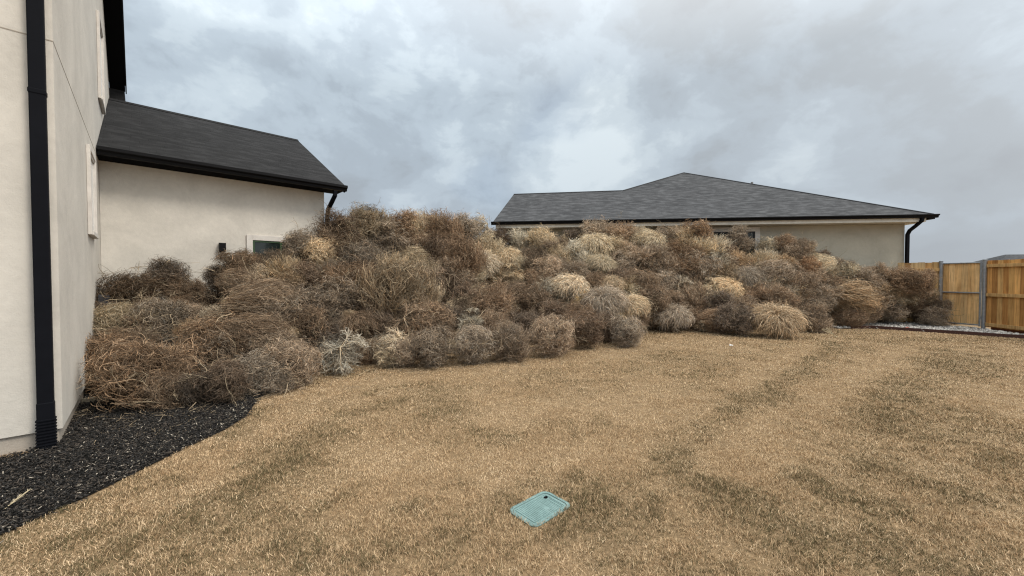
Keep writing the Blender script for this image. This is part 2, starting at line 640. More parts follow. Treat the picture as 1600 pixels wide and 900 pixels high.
def make_grass():
    V, T, K = [], [], []
    off = 0
    for d0, d1, den, wid in ((0.9, 2.2, 34000, 0.0021), (2.2, 3.2, 25000, 0.0025), (3.2, 5.0, 12000, 0.0034), (5.0, 8.0, 5000, 0.0052), (8.0, 12.6, 2000, 0.009)):
        w0 = -(1.33 * d1 + 1.0)
        w1 = 1.33 * d1 + 1.0
        n = int((d1 - d0) * (w1 - w0) * den)
        x = rng.uniform(w0, w1, n)
        y = rng.uniform(d0, d1, n)
        k = np.abs(x) < 1.33 * y + 1.0
        k &= inside(x, y, LAWN)
        ed = 0.10 * (vnoise(x * 6, y * 6, 8) - 0.5)
        k &= ~inside(x + ed, y, MULCH)
        p = np.stack([x, y], 1) - LC
        lu, lv = np.abs(p @ LU), np.abs(p @ LV)
        k &= ~((lu < 0.158) & (lv < 0.108))
        k &= y < np.interp(x, [-4, -2, 0, 1, 3, 7, 9, 12], [5.6, 7.6, 8.2, 8.8, 10.8, 11.2, 12.6, 12.6]) + 0.6
        cl = 0.6 * vnoise(x * 30, y * 30, 91) + 0.4 * vnoise(x * 11, y * 11, 92)
        k &= rng.random(n) < np.clip(2.2 * (cl - 0.05), 0.35, 1.0)
        x, y, cl = x[k], y[k], cl[k]
        n = len(x)
        g = greenness(x, y)
        st = straw(x, y)
        sink = 1.0 - 0.35 * st
        h = rng.uniform(0.009, 0.022, n) * sink * (1 + 0.4 * g) * (0.55 + 0.9 * cl)
        long = rng.random(n) < 0.015
        h = np.where(long, h * 1.9, h)
        th = rng.uniform(0, 2 * np.pi, n)
        lean = rng.uniform(0.2, 1.4, n)
        dx, dy = np.cos(th), np.sin(th)
        bl = h * lean
        wv = wid * rng.uniform(0.6, 1.3, n)
        ph = rng.uniform(0, np.pi, n)
        sx, sy = np.cos(ph) * wv / 2, np.sin(ph) * wv / 2
        z0 = np.full(n, 0.003)
        base = np.stack([x, y, z0], 1)
        mid = np.stack([x + dx * bl * 0.4, y + dy * bl * 0.4, z0 + h * 0.62], 1)
        tip = np.stack([x + dx * bl, y + dy * bl, z0 + h * rng.uniform(0.75, 1.0, n)], 1)
        s = np.stack([sx, sy, np.zeros(n)], 1)
        v = np.stack([base - s, base + s, mid - s * 0.8, mid + s * 0.8, tip], 1)
        i = off + np.arange(n)[:, None] * 5
        t = np.concatenate([i + np.array([[0, 1, 3]]), i + np.array([[0, 3, 2]]), i + np.array([[2, 3, 4]])], 1).reshape(-1, 3)
        r1, r2 = rng.random(n), rng.random(n)
        c_str = np.array([[0.57, 0.405, 0.238]])
        c_pal = np.array([[0.84, 0.66, 0.445]])
        c_brn = np.array([[0.29, 0.185, 0.10]])
        c_grn = np.array([[0.135, 0.112, 0.055]])
        c_dgr = np.array([[0.095, 0.074, 0.038]])
        col = c_str + (c_pal - c_str) * (r1 * (0.35 + 0.65 * st))[:, None]
        bro = (rng.random(n) < 0.34 - 0.24 * st)[:, None]
        col = np.where(bro, c_brn + (c_str - c_brn) * (r2 * 0.6)[:, None], col)
        gr = (rng.random(n) < 0.05 + 0.66 * g)[:, None]
        col = np.where(gr, c_dgr + (c_grn - c_dgr) * (r2 * 1.3)[:, None], col)
        col = col * rng.uniform(0.8, 1.15, n)[:, None]
        V.append(v.reshape(-1, 3))
        T.append(t)
        K.append(np.repeat(col, 5, 0))
        off += n * 5
    me = np_mesh('grass', np.concatenate(V), None, np.concatenate(T), np.concatenate(K))
    me.materials.append(M['grass'])
    o = bpy.data.objects.new('grass', me)
    C.objects.link(o)
    tag(o, 'mown dormant straw brown grass with dull green patches', 'grass', kind='stuff')


def shards(name, x, y, z, ln, wd, hg, cols, m, tilt=0.35, seed=1):
    """many small irregular slivers or stones as ONE mesh"""
    r = np.random.default_rng(seed)
    n = len(x)
    th = r.uniform(0, 2 * np.pi, n)
    ti = r.normal(0, tilt, n)
    u = np.stack([np.cos(th) * np.cos(ti), np.sin(th) * np.cos(ti), np.sin(ti)], 1)
    w = np.stack([-np.sin(th), np.cos(th), r.normal(0, tilt, n)], 1)
    q = np.cross(u, w)
    c = np.stack([x, y, z], 1)
    vs = []
    for su, sw, sq in ((-1, -1, -1), (1, -.7, -1), (.9, 1, -1), (-1, .8, -1), (-.8, -.9, 1), (.8, -.6, 1), (.9, .7, 1), (-.7, .8, 1)):
        j = r.uniform(0.6, 1.0, (n, 1))
        vs.append(c + u * (su * ln / 2)[:, None] * j + w * (sw * wd / 2)[:, None] * j + q * (sq * hg / 2)[:, None])
    v = np.stack(vs, 1).reshape(-1, 3)
    f = np.array([(0, 3, 2, 1), (4, 5, 6, 7), (0, 1, 5, 4), (1, 2, 6, 5), (2, 3, 7, 6), (3, 0, 4, 7)])
    i = np.arange(n)[:, None, None] * 8 + f[None]
    me = np_mesh(name, v, i.reshape(-1, 4), None, np.repeat(cols, 8, 0))
    me.materials.append(m)
    o = bpy.data.objects.new(name, me)
    C.objects.link(o)
    return o


def make_mulch():
    r = np.random.default_rng(4)
    n = 110000
    x, y = r.uniform(-5.2, -2.5, n), r.uniform(0.6, 5.4, n)
    k = inside(x + 0.03 * r.normal(size=n), y, MULCH)
    x, y = x[k], y[k]
    n = len(x)
    z = 0.012 + r.uniform(0, 0.03, n)
    ln = r.gamma(2.0, 0.008, n) + 0.005
    wd = r.uniform(0.002, 0.008, n)
    hg = r.uniform(0.002, 0.006, n)
    a = r.random(n)
    col = np.array([[0.020, 0.019, 0.018]]) * r.uniform(0.3, 2.4, n)[:, None]
    col = np.where((a < 0.28)[:, None], np.array([[0.060, 0.050, 0.041]]) * r.uniform(0.7, 1.8, n)[:, None], col)
    edge = np.exp(-np.abs(x + 2.72) / 0.25)
    pale = a > 0.984 - 0.08 * edge
    col = np.where(pale[:, None], np.array([[0.36, 0.32, 0.26]]) * r.uniform(0.25, 1.5, n)[:, None], col)
    o = shards('mulch', x, y, z, ln, wd, hg, col, M['chips'], 0.4, 5)
    tag(o, 'black shredded wood mulch with a few pale chips beside the near house', 'mulch', kind='stuff')


def make_gravel():
    r = np.random.default_rng(14)
    n = 9000
    x, y = r.uniform(8.9, 13.1, n), r.uniform(9.2, 12.7, n)
    k = inside(x, y, GRAVEL)
    x, y = x[k], y[k]
    n = len(x)
    s = r.uniform(0.03, 0.075, n)
    col = np.array([[0.44, 0.42, 0.39]]) * r.uniform(0.35, 1.4, n)[:, None]
    o = shards('gravel', x, y, 0.02 + r.uniform(0, 0.03, n), s, s * r.uniform(0.6, 1, n), s * 0.6, col, M['stones'], 0.5, 9)
    tag(o, 'pale grey river gravel strip in front of the wooden gate', 'gravel', kind='stuff')


make_grass()
make_mulch()
make_gravel()

# edging board along the gravel
b = MB()
ep = [(9.6, 11.09), (10.2, 11.12), (10.62, 10.76), (11.0, 10.38), (11.45, 9.92), (11.86, 9.43), (12.2, 9.15)]
for (xa, ya), (xb, yb) in zip(ep[:-1], ep[1:]):
    d = Vector((xb - xa, yb - ya, 0)).normalized()
    p = Vector((d.y, -d.x, 0)) * 0.02
    b.prism([(xa - p.x, ya - p.y, 0.0), (xb - p.x, yb - p.y, 0.0), (xb - p.x, yb - p.y, 0.085), (xa - p.x, ya - p.y, 0.085)], p * 2)
tag(b.build('edging', M['edging']), 'rust brown landscape edging between dry lawn and grey gravel', 'edging')

# ------------------------------------------------------------------ near house (local frame: X along garage wall, Y along side wall)
NEAR = (-3.777, 3.266, 0.0)
NRZ = math.atan2(0.6847, 0.7288)
near = empty('stucco_house', NEAR, NRZ)
tag(near, 'white stucco house with black trim, dark shingle roof and low garage wing', 'house')
GY, GX, EV = 4.45, 3.52, 3.385      # garage wall plane, its right end, soffit height
b = MB()
# main block, gable end towards +X; wall starts above the concrete foundation
prof = [(0, 0.15), (8.3, 0.15), (8.3, 5.56), (4.2, 8.98), (0, 5.5)]
b.prism([(0, y, z) for y, z in prof][::-1], (-8, 0, 0))
b.build('wall', M['stucco'], near)
b = MB()
b.prism([(-0.022, 0.022, 0), (-0.022, 8.2, 0), (-7.9, 8.2, 0), (-7.9, 0.022, 0)], (0, 0, 0.15))
b.prism([(-0.02, GY + 0.02, 0), (GX - 0.02, GY + 0.02, 0), (GX - 0.02, 10.7, 0), (-0.02, 10.7, 0)], (0, 0, 0.15))
b.build('foundation', M['found'], near)
b = MB()   # garage wing
b.prism([(GX, GY, 0.15), (GX, 10.75, 0.15), (GX, 10.75, 3.4), (GX, 7.65, 5.2), (GX, GY, 3.4)], (-GX + 0.003, 0, 0))
o = b.build('garage_wall', M['stucco'], near)
tag(o, 'lower wing wall with a lamp and a half buried window')
# stucco control joint on both faces of the corner (a thin groove strip)
b = MB()
b.box(-8, 0.002, -0.003, 0.0, 3.354, 3.362)
b.box(0.0, 0.002, -0.003, GY, 3.354, 3.362)
b.build('control_joint', M['found'], near)

SL = 0.535
b = MB()   # garage roof: two slopes, slab thickness, black rake edge
ey, ez, ry, rz, xr = 4.02, 3.50, 7.65, 5.44, 3.83
roof_face(b, [(0.004, ey, ez), (xr, ey, ez), (xr, ry, rz), (0.004, ry, rz)], (1, 0, 0))
roof_face(b, [(xr, 2 * ry - ey, ez), (0.004, 2 * ry - ey, ez), (0.004, ry, rz), (xr, ry, rz)], (-1, 0, 0))
b.build('garage_roof', M['roof'], near)
b = MB()   # ridge cap
b.prism([(0.01, ry - 0.13, rz - 0.06), (0.01, ry, rz + 0.022), (0.01, ry + 0.13, rz - 0.06)], (xr - 0.01, 0, 0))
b.build('ridge_cap', M['roof'], near)
b = MB()   # rake board under the slope ends
for sgn in (1, -1):
    y0, y1 = (ey, ry) if sgn > 0 else (2 * ry - ey, ry)
    b.prism([(xr - 0.03, y0, ez - 0.012), (xr - 0.03, y1, rz - 0.012), (xr - 0.03, y1, rz - 0.16), (xr - 0.03, y0, ez - 0.16)], (0.03, 0, 0))
b.build('rake_board', M['black'], near)
b = MB()
b.box(0.004, xr - 0.032, ey + 0.03, GY + 0.0, EV - 0.02, EV)
b.build('soffit', M['soffit'], near)
b = MB()   # K-style gutter on the eave
gp = [(ey + 0.03, 3.365), (ey - 0.05, 3.365), (ey - 0.06, 3.41), (ey - 0.10, 3.43), (ey - 0.10, 3.485), (ey + 0.03, 3.485)]
b.prism([(0.006, y, z) for y, z in gp], (xr + 0.02, 0, 0))
b.build('gutter', M['black'], near, 0.004)
b = MB()   # garage downspout with the elbow
b.tube([(GX + 0.09, ey - 0.02, 3.35), (GX + 0.09, ey - 0.01, 3.25), (GX + 0.065, ey + 0.12, 3.12), (GX + 0.055, GY - 0.09, 2.98), (GX + 0.05, GY - 0.045, 2.84), (GX + 0.05, GY - 0.045, 0.2)], 0, rect=(0.075, 0.07))
o = b.build('downspout', M['pipe'], near, 0.006)
tag(o, 'black garage downspout with a bent elbow')

# upper rake overhang of the main roof (black soffit) and main roof slopes
ov = 0.265
b = MB()
def rk(y):
    return 12.43 - 0.83 * y
b.prism([(0.004, 8.0, rk(8.0)), (ov, 8.0, rk(8.0)), (ov, 4.2, rk(4.2)), (0.004, 4.2, rk(4.2))], (0, 0, 0.03))
b.prism([(0.004, 4.2, rk(4.2)), (ov, 4.2, rk(4.2)), (ov, -0.35, rk(8.4) - 0.1), (0.004, -0.35, rk(8.4) - 0.1)], (0, 0, 0.03))
b.build('rake_soffit', M['soffit'], near)
b = MB()
b.prism([(ov + 0.004, 8.02, rk(8.02) - 0.02), (ov + 0.004, 4.2, rk(4.2) - 0.02), (ov + 0.004, 4.2, rk(4.2) + 0.16), (ov + 0.004, 8.02, rk(8.02) + 0.16)], (0.02, 0, 0))
b.build('fascia', M['black'], near)
b = MB()
roof_face(b, [(ov + 0.02, 8.05, rk(8.05) + 0.2), (-8.3, 8.05, rk(8.05) + 0.2), (-8.3, 4.2, rk(4.2) + 0.2), (ov + 0.02, 4.2, rk(4.2) + 0.2)], (-1, 0, 0))
roof_face(b, [(-8.3, -0.5, rk(8.9) + 0.2), (ov + 0.02, -0.5, rk(8.9) + 0.2), (ov + 0.02, 4.2, rk(4.2) + 0.2), (-8.3, 4.2, rk(4.2) + 0.2)], (1, 0, 0))
b.build('roof', M['roof'], near)
b = MB()
roof_face(b, [(0.0, 7.98, 4.7), (ov - 0.01, 7.98, 4.7), (ov - 0.01, 7.99, 5.80), (0.0, 7.99, 5.80)], (1, 0, 0))
b.prism([(ov - 0.01, 7.985, 4.7), (ov - 0.01, 9.5, 4.7), (ov - 0.01, 9.5, 5.70), (ov - 0.01, 7.995, 5.79)], (-ov + 0.012, 0, 0))
b.build('lower_roof', M['roof'], near)

# near downspout on the front wall, with a joint and a ribbed flexible end
b = MB()
b.box(-0.128, -0.038, -0.078, -0.012, 0.27, 6.2)
o = b.build('downspout', M['pipe'], near, 0.008)
tag(o, 'black corner downspout ending in a ribbed flexible pipe')
c2 = MB()
c2.box(-0.132, -0.034, -0.082, -0.010, 2.88, 2.92)
c2.build('joint_band', M['pipe'], o, 0.006)
c2 = MB()
c2.box(-0.131, -0.035, -0.082, -0.009, 0.24, 0.40)
c2.build('coupling', M['pipe'], o, 0.008)
c2 = MB()
prev = []
for i in range(21):
    z = 0.0 + i * 0.0125
    r = 0.0 if i % 2 else 0.006
    c2.box(-0.131 - r, -0.035 + r, -0.084 - r, -0.006, z, z + 0.0125 - (0.0005 if i % 2 else 0.0))
c2.build('ribbed_pipe', M['pipe'], o, 0.002)


def near_side_window(y0, y1, z0, z1, lab):
    f = MB()
    t, p = 0.055, 0.04
    f.box(0.002, p, y0, y0 + t, z0, z1)
    f.box(0.002, p, y1 - t, y1, z0, z1)
    f.box(0.002, p, y0 + t, y1 - t, z1 - t, z1)
    f.box(0.002, p + 0.012, y0 + t, y1 - t, z0, z0 + t)
    w = f.build('window', M['trim'], near, 0.004)
    tag(w, lab)
    g = MB()
    g.box(0.002, 0.012, y0 + t, y1 - t, z0 + t, z1 - t)
    g.build('pane', M['white_pane'], w)
    g = MB()
    for q in (y0 + t, y1 - t - 0.03):
        g.box(0.012, 0.026, q, q + 0.03, z0 + t, z1 - t)
    for q in (z0 + t, z1 - t - 0.03):
        g.box(0.012, 0.026, y0 + t + 0.03, y1 - t - 0.03, q, q + 0.03)
    g.build('sash', M['trim'], w)


near_side_window(2.43, 3.28, 1.98, 3.13, 'lower side window in white trim')
near_side_window(4.62, 5.55, 4.45, 5.9, 'upper side window in white trim')

# garage window, half buried
f = MB()
t = 0.105
x0, x1, z0, z1 = 2.03, 3.25, 0.95, 2.30
yw = GY
f.box(x0, x0 + t, yw - 0.035, yw - 0.002, z0, z1)
f.box(x1 - t, x1, yw - 0.035, yw - 0.002, z0, z1)
f.box(x0 + t, x1 - t, yw - 0.035, yw - 0.002, z1 - t, z1)
f.box(x0 + t, x1 - t, yw - 0.045, yw - 0.002, z0, z0 + t)
w = f.build('window', M['trim'], near, 0.004)
tag(w, 'garage window in pale trim with green frame')
f = MB()
q = 0.035
f.box(x0 + t, x0 + t + q, yw - 0.02, yw - 0.002, z0 + t, z1 - t)
f.box(x1 - t - q, x1 - t, yw - 0.02, yw - 0.002, z0 + t, z1 - t)
f.box(x0 + t + q, x1 - t - q, yw - 0.02, yw - 0.002, z1 - t - q, z1 - t)
f.box(x0 + t + q, x1 - t - q, yw - 0.02, yw - 0.002, z0 + t, z0 + t + q)
f.box((x0 + x1) / 2 - 0.02, (x0 + x1) / 2 + 0.02, yw - 0.02, yw - 0.002, z0 + t + q, z1 - t - q)
f.build('frame', M['green'], w)
f = MB()
f.box(x0 + t + q, x1 - t - q, yw - 0.008, yw - 0.002, z0 + t + q, z1 - t - q)
f.build('pane', M['glass'], w)

# wall lamp: black sconce, back plate and hood
f = MB()
f.prism([(1.575, GY - 0.135, 2.10), (1.575, GY - 0.135, 1.945), (1.575, GY - 0.03, 1.93), (1.575, GY - 0.03, 2.105)], (0.105, 0, 0))
w = f.build('wall_lamp', M['black'], near, 0.004)
tag(w, 'small black box lamp on the garage wall')
f = MB()
f.box(1.585, 1.67, GY - 0.03, GY - 0.001, 1.94, 2.095)
f.build('back_plate', M['black'], w)
# dark utility box with a pipe on the side wall
f = MB()
f.prism([(0.03, 3.22, 1.02), (0.13, 3.22, 1.05), (0.15, 3.22, 1.16), (0.03, 3.22, 1.18)], (0, 0.16, 0))
w = f.build('utility_box', M['dkgrey'], near, 0.008)
tag(w, 'dark grey utility box on the side wall')
f = MB()
f.tube([(0.06, 3.3, 1.03), (0.06, 3.3, 0.15)], 0.022, 10)
f.build('conduit', M['dkgrey'], w, smooth=True)

# ------------------------------------------------------------------ far house (local frame: X along the eave, Y away from the camera)
FAR = (-0.667, 13.6, 0.0)
FRZ = math.atan2(-0.117, 0.993)
far = empty('ranch_house', FAR, FRZ)
tag(far, 'taupe stucco single storey house with slate grey hip roof behind the heap', 'house')
b = MB()
b.box(0.5, 13.2, 0.45, 9.6, 0.0, 3.16)
b.build('wall', M['taupe'], far)
FP = 0.56
ze = 3.38
def fz(s):
    return ze + FP * s
b = MB()
pk = (7.81, 4.95, fz(4.95))
jl = (4.83, 2.82, fz(2.82))
rl = (0.42, 2.72, fz(2.72))
roof_face(b, [(0, 0, ze), (13.64, 0, ze), pk, jl, rl], (1, 0, 0))
roof_face(b, [(13.64, 0, ze), (13.64, 9.9, ze), pk], (0, 1, 0))
roof_face(b, [(13.64, 9.9, ze), (3.2, 9.9, ze), pk], (-1, 0, 0))
roof_face(b, [jl, pk, (4.83, 7.08, fz(2.82))], (0, -1, 0))
roof_face(b, [pk, (3.2, 9.9, ze), (4.83, 7.08, fz(2.82))], (0, -1, 0))
roof_face(b, [rl, jl, (4.83, 5.6, ze), (0.0, 5.6, ze)], (-1, 0, 0))
roof_face(b, [(0, 5.6, ze), (0, 0, ze), rl], (0, -1, 0))
b.build('roof', M['roof2'], far)
b = MB()   # dark ridge caps
for p0, p1 in ((rl, jl), (jl, pk), (pk, (13.64, 0, ze))):
    b.tube([Vector(p0), Vector(p1)], 0.03, 6)
b.build('ridge_cap', M['roof2'], far)
b = MB()
gp = [(0.02, 3.28), (-0.05, 3.28), (-0.06, 3.33), (-0.10, 3.35), (-0.10, 3.385), (0.02, 3.385)]
b.prism([(-0.05, y, z) for y, z in gp], (13.78, 0, 0))
b.build('gutter', M['black'], far, 0.004)
b = MB()
b.box(0.1, 13.45, 0.022, 0.05, 3.17, 3.285)
b.build('fascia', M['trim_cream'], far)
b = MB()
b.box(0.1, 13.45, 0.05, 0.45, 3.165, 3.185)
b.box(13.2, 13.5, 0.45, 9.6, 3.165, 3.185)
b.build('soffit', M['trim_cream'], far)
b = MB()
b.box(13.5, 13.66, -0.02, 9.9, 3.24, 3.37)
b.build('side_gutter', M['black'], far, 0.004)
b = MB()
b.tube([(13.3, -0.03, 3.28), (13.3, -0.02, 3.2), (13.27, 0.15, 3.06), (13.25, 0.33, 2.94), (13.245, 0.40, 2.82), (13.245, 0.40, 0.1)], 0, rect=(0.085, 0.075))
b.build('downspout', M['pipe'], far, 0.006)
f = MB()
x0, x1, z0, z1, t = 7.22, 8.87, 1.65, 3.135, 0.15
f.box(x0, x0 + t, 0.41, 0.449, z0, z1)
f.box(x1 - t, x1, 0.41, 0.449, z0, z1)
f.box(x0 + t, x1 - t, 0.41, 0.449, z1 - t, z1)
f.box(x0 + t, x1 - t, 0.40, 0.449, z0, z0 + t)
w = f.build('window', M['trim'], far, 0.004)
f = MB()
f.box(x0 + t, x1 - t, 0.44, 0.449, z0 + t, z1 - t)
f.build('pane', M['glass'], w)
f = MB()
f.box(x0 + t, x1 - t, 0.425, 0.44, z1 - t - 0.04, z1 - t)
f.box(x0 + t, x0 + t + 0.04, 0.425, 0.44, z0 + t, z1 - t - 0.04)
f.box(x1 - t - 0.04, x1 - t, 0.425, 0.44, z0 + t, z1 - t - 0.04)
f.box((x0 + x1) / 2 - 0.02, (x0 + x1) / 2 + 0.02, 0.425, 0.44, z0 + t, z1 - t - 0.04)
f.build('sash', M['dkgrey'], w)
f = MB()
f.tube([(9.97, 3.4, fz(3.0)), (9.97, 3.4, 5.3)], 0.045, 10)
f.build('vent_pipe', M['vent'], far, smooth=True)

# distant neighbour whose roof just shows over the fence
dh = empty('neighbour_house', (77, 52, 0), R_(-12))
tag(dh, 'distant house showing only its grey hip roof above the wooden fence', 'house')
b = MB()
b.box(-9, 9, 0.5, 9, 0, 3.2)
b.build('wall', M['taupe'], dh)
b = MB()
roof_face(b, [(-9.6, 0, 3.1), (9.6, 0, 3.1), (5.5, 4.7, 5.05), (-5.5, 4.7, 5.05)], (1, 0, 0))
roof_face(b, [(9.6, 9.5, 3.1), (-9.6, 9.5, 3.1), (-5.5, 4.7, 5.05), (5.5, 4.7, 5.05)], (-1, 0, 0))
roof_face(b, [(-9.6, 9.5, 3.1), (-9.6, 0, 3.1), (-5.5, 4.7, 5.05)], (0, -1, 0))
roof_face(b, [(9.6, 0, 3.1), (9.6, 9.5, 3.1), (5.5, 4.7, 5.05)], (0, 1, 0))
b.build('roof', M['roof2'], dh)


# ------------------------------------------------------------------ fence and gate
WOOD = [(0.54, 0.34, 0.15), (0.60, 0.41, 0.20), (0.50, 0.295, 0.12), (0.66, 0.47, 0.245), (0.42, 0.235, 0.095), (0.57, 0.37, 0.165)]


def tint_obj(o, cols):
    at = o.data.attributes.new('tint', 'FLOAT_COLOR', 'POINT')
    for i, c in enumerate(cols):
        at.data[i].color = (*c, 1)


def boards(parent, p0, p1, z0, z1, seed, off=0.0, name='board_panel', wide=0.14, tone=(1, 1, 1)):
    """a run of upright boards as ONE part"""
    r = random.Random(seed)
    a, c = Vector((*p0, 0)), Vector((*p1, 0))
    L = (c - a).length
    d = (c - a) / L
    nrm = Vector((-d.y, d.x, 0))
    n = max(1, round(L / wide))
    w = L / n
    b, cols = MB(), []
    for i in range(n):
        q = a + d * (i * w) + nrm * (off + r.uniform(-0.003, 0.003))
        zt = z1 + r.uniform(-0.008, 0.008)
        m = Matrix(((d.x, nrm.x, 0, q.x), (d.y, nrm.y, 0, q.y), (0, 0, 1, 0), (0, 0, 0, 1)))
        b.box(0.002, w - 0.002, 0, 0.018, z0, zt, m)
        k = r.choice(WOOD)
        s = r.uniform(0.8, 1.15)
        cols += [tuple(x * s * q_ for x, q_ in zip(k, tone))] * 8
    o = b.build(name, M['wood'], parent)
    tint_obj(o, cols)
    return o


def rail(parent, p0, p1, z, off, h=0.085, dep=0.04, m='wood', name='rail', col=(0.58, 0.37, 0.16)):
    a, c = Vector((*p0, 0)), Vector((*p1, 0))
    L = (c - a).length
    d = (c - a) / L
    nrm = Vector((-d.y, d.x, 0))
    b = MB()
    mt = Matrix(((d.x, nrm.x, 0, a.x), (d.y, nrm.y, 0, a.y), (0, 0, 1, 0), (0, 0, 0, 1)))
    b.box(0, L, off - dep, off, z, z + h, mt)
    o = b.build(name, M[m], parent, 0.004)
    if m == 'wood':
        tint_obj(o, [col] * 8)
    return o


def post(parent, x, y, h, r=0.043):
    b = MB()
    b.tube([(x, y, -0.02), (x, y, h)], r, 12)
    b.tube([(x, y, h), (x, y, h + 0.02), (x, y, h + 0.03)], [r + 0.006, r + 0.006, 0.01], 12)
    return b.build('post', M['steel'], parent, smooth=False)


# side fence running towards the camera on the right; inside face has the rails
GR, GL = (13.10, 10.92), (12.87, 11.76)          # gate: hinge side, latch side
def side_fence_frame():
    fz_ = empty('wooden_fence', (13.16, 10.86, 0))
    tag(fz_, 'cedar board fence with three rails, running right of the gate', 'fence')
    A, B = (-0.035, 0.0), (-0.87, -4.6)
    boards(fz_, A, B, 0.085, 1.92, 3, 0.03, tone=(1.25, 1.12, 0.92))
    for z in (0.11, 0.93, 1.73):
        rail(fz_, A, B, z, 0.028, 0.09)
    p = post(fz_, -0.05, 0.01, 1.93)
    for z in (0.14, 0.96, 1.76):
        k = MB()
        k.tube([(-0.05, 0.01, z), (-0.05, 0.01, z + 0.05)], 0.042, 12)
        k.box(-0.05, 0.06, -0.065, -0.02, z, z + 0.045)
        k.build('bracket', M['steel'], p)
    post(fz_, -0.52, -2.45, 1.9)
    bb = MB()
    bb.prism([(0.09, -0.05, 0.0), (-0.82, -4.6, 0.0), (-0.78, -4.6, 0.0), (0.13, -0.05, 0.0)], (0, 0, 0.085))
    bb.build('kick_board', M['edging'], fz_)


side_fence_frame()
# short run between the far house and the gate
fb = empty('wooden_fence', (12.1, 12.0, 0))
tag(fb, 'short shaded fence section between the far house corner and the gate', 'fence')
A, B = (0.02, 0.32), (0.755, -0.205)
boards(fb, A, B, 0.06, 1.915, 8, 0.0)
for z in (0.11, 0.93, 1.64):
    rail(fb, A, B, z, 0.0, 0.09)
post(fb, 0.775, -0.235, 1.93)
# gate
gt = empty('wooden_gate', (GR[0], GR[1], 0))
tag(gt, 'vertical board gate in a galvanised steel frame between two posts', 'gate')
g0, g1 = (-0.012, 0.02), (GL[0] - GR[0] + 0.022, GL[1] - GR[1] - 0.015)
boards(gt, g1, g0, 0.10, 1.86, 21, 0.03, wide=0.15, tone=(1.22, 1.14, 1.06))
fr = MB()
for (x, y) in (g0, g1):
    fr.tube([(x, y, 0.08), (x, y, 1.90)], 0.021, 10)
for z in (0.12, 1.02, 1.87):
    fr.tube([(*g0, z), (*g1, z)], 0.021, 10)
fo = fr.build('frame', M['steel'], gt)
for z in (0.3, 1.6):
    k = MB()
    k.tube([(g0[0] + 0.02, g0[1] - 0.02, z), (g0[0] + 0.02, g0[1] - 0.02, z + 0.07)], 0.03, 10)
    k.build('hinge', M['steel'], fo)
k = MB()
k.tube([(g1[0] - 0.03, g1[1] + 0.02, 1.12), (g1[0] - 0.03, g1[1] + 0.02, 1.22)], 0.03, 10)
k.build('latch', M['steel'], fo)

# ------------------------------------------------------------------ irrigation valve box
vb = empty('valve_box', (LC[0], LC[1], -0.011), math.atan2(LU[1], LU[0]))
tag(vb, 'faded green irrigation valve box lid set into the dry lawn', 'valve box')


def rrect(w, h, r, n=6):
    P = []
    for cx, cy, a0 in ((w - r, h - r, 0), (-w + r, h - r, 90), (-w + r, -h + r, 180), (w - r, -h + r, 270)):
        for k in range(n + 1):
            a = R_(a0 + 90 * k / n)
            P.append((cx + r * math.cos(a), cy + r * math.sin(a)))
    return P


def ring(b, outer, inner, z0, z1):
    n = len(outer)
    vs = [(x, y, z1) for x, y in outer] + [(x, y, z1) for x, y in inner] + [(x, y, z0) for x, y in outer] + [(x, y, z0) for x, y in inner]
    fs = []
    for i in range(n):
        j = (i + 1) % n
        fs += [(i, j, n + j, n + i), (2 * n + i, 2 * n + j, j, i), (n + i, n + j, 3 * n + j, 3 * n + i)]
    b.add(vs, fs)


b = MB()
ring(b, rrect(0.170, 0.119, 0.050), rrect(0.151, 0.100, 0.036), 0.0, 0.022)
b.build('rim', M['lid'], vb, 0.002)
b = MB()
b.prism([(x, y, 0.0) for x, y in rrect(0.1485, 0.0975, 0.034)], (0, 0, 0.018))
lid = b.build('lid', M['lid'], vb, 0.0015)
b = MB()
n = 17
for i in range(n):
    x = -0.125 + i * 0.0135
    if 0.02 < x < 0.045:
        b.box(x - 0.003, x + 0.003, -0.077, -0.045, 0.018, 0.0205)
        b.box(x - 0.003, x + 0.003, 0.045, 0.077, 0.018, 0.0195)
    elif x < 0.1:
        b.box(x - 0.003, x + 0.003, -0.077, 0.077, 0.018, 0.0195)
ring(b, [(0.128, 0.082), (-0.132, 0.082), (-0.132, -0.082), (0.128, -0.082)], [(0.125, 0.079), (-0.129, 0.079), (-0.129, -0.079), (0.125, -0.079)], 0.018, 0.021)
ring(b, [(0.118, 0.03), (0.098, 0.03), (0.098, -0.078), (0.118, -0.078)], [(0.115, 0.027), (0.101, 0.027), (0.101, -0.075), (0.115, -0.075)], 0.018, 0.0205)
b.build('ribs', M['lid'], lid)
b = MB()
b.prism([(0.107 + 0.015 * math.cos(2 * math.pi * k / 14) * (1.0 + 0.2 * math.sin(k * 2.1)), 0.055 + 0.012 * math.sin(2 * math.pi * k / 14), 0.0185) for k in range(14)], (0, 0, 0.002))
b.build('finger_hole', M['soffit'], lid)


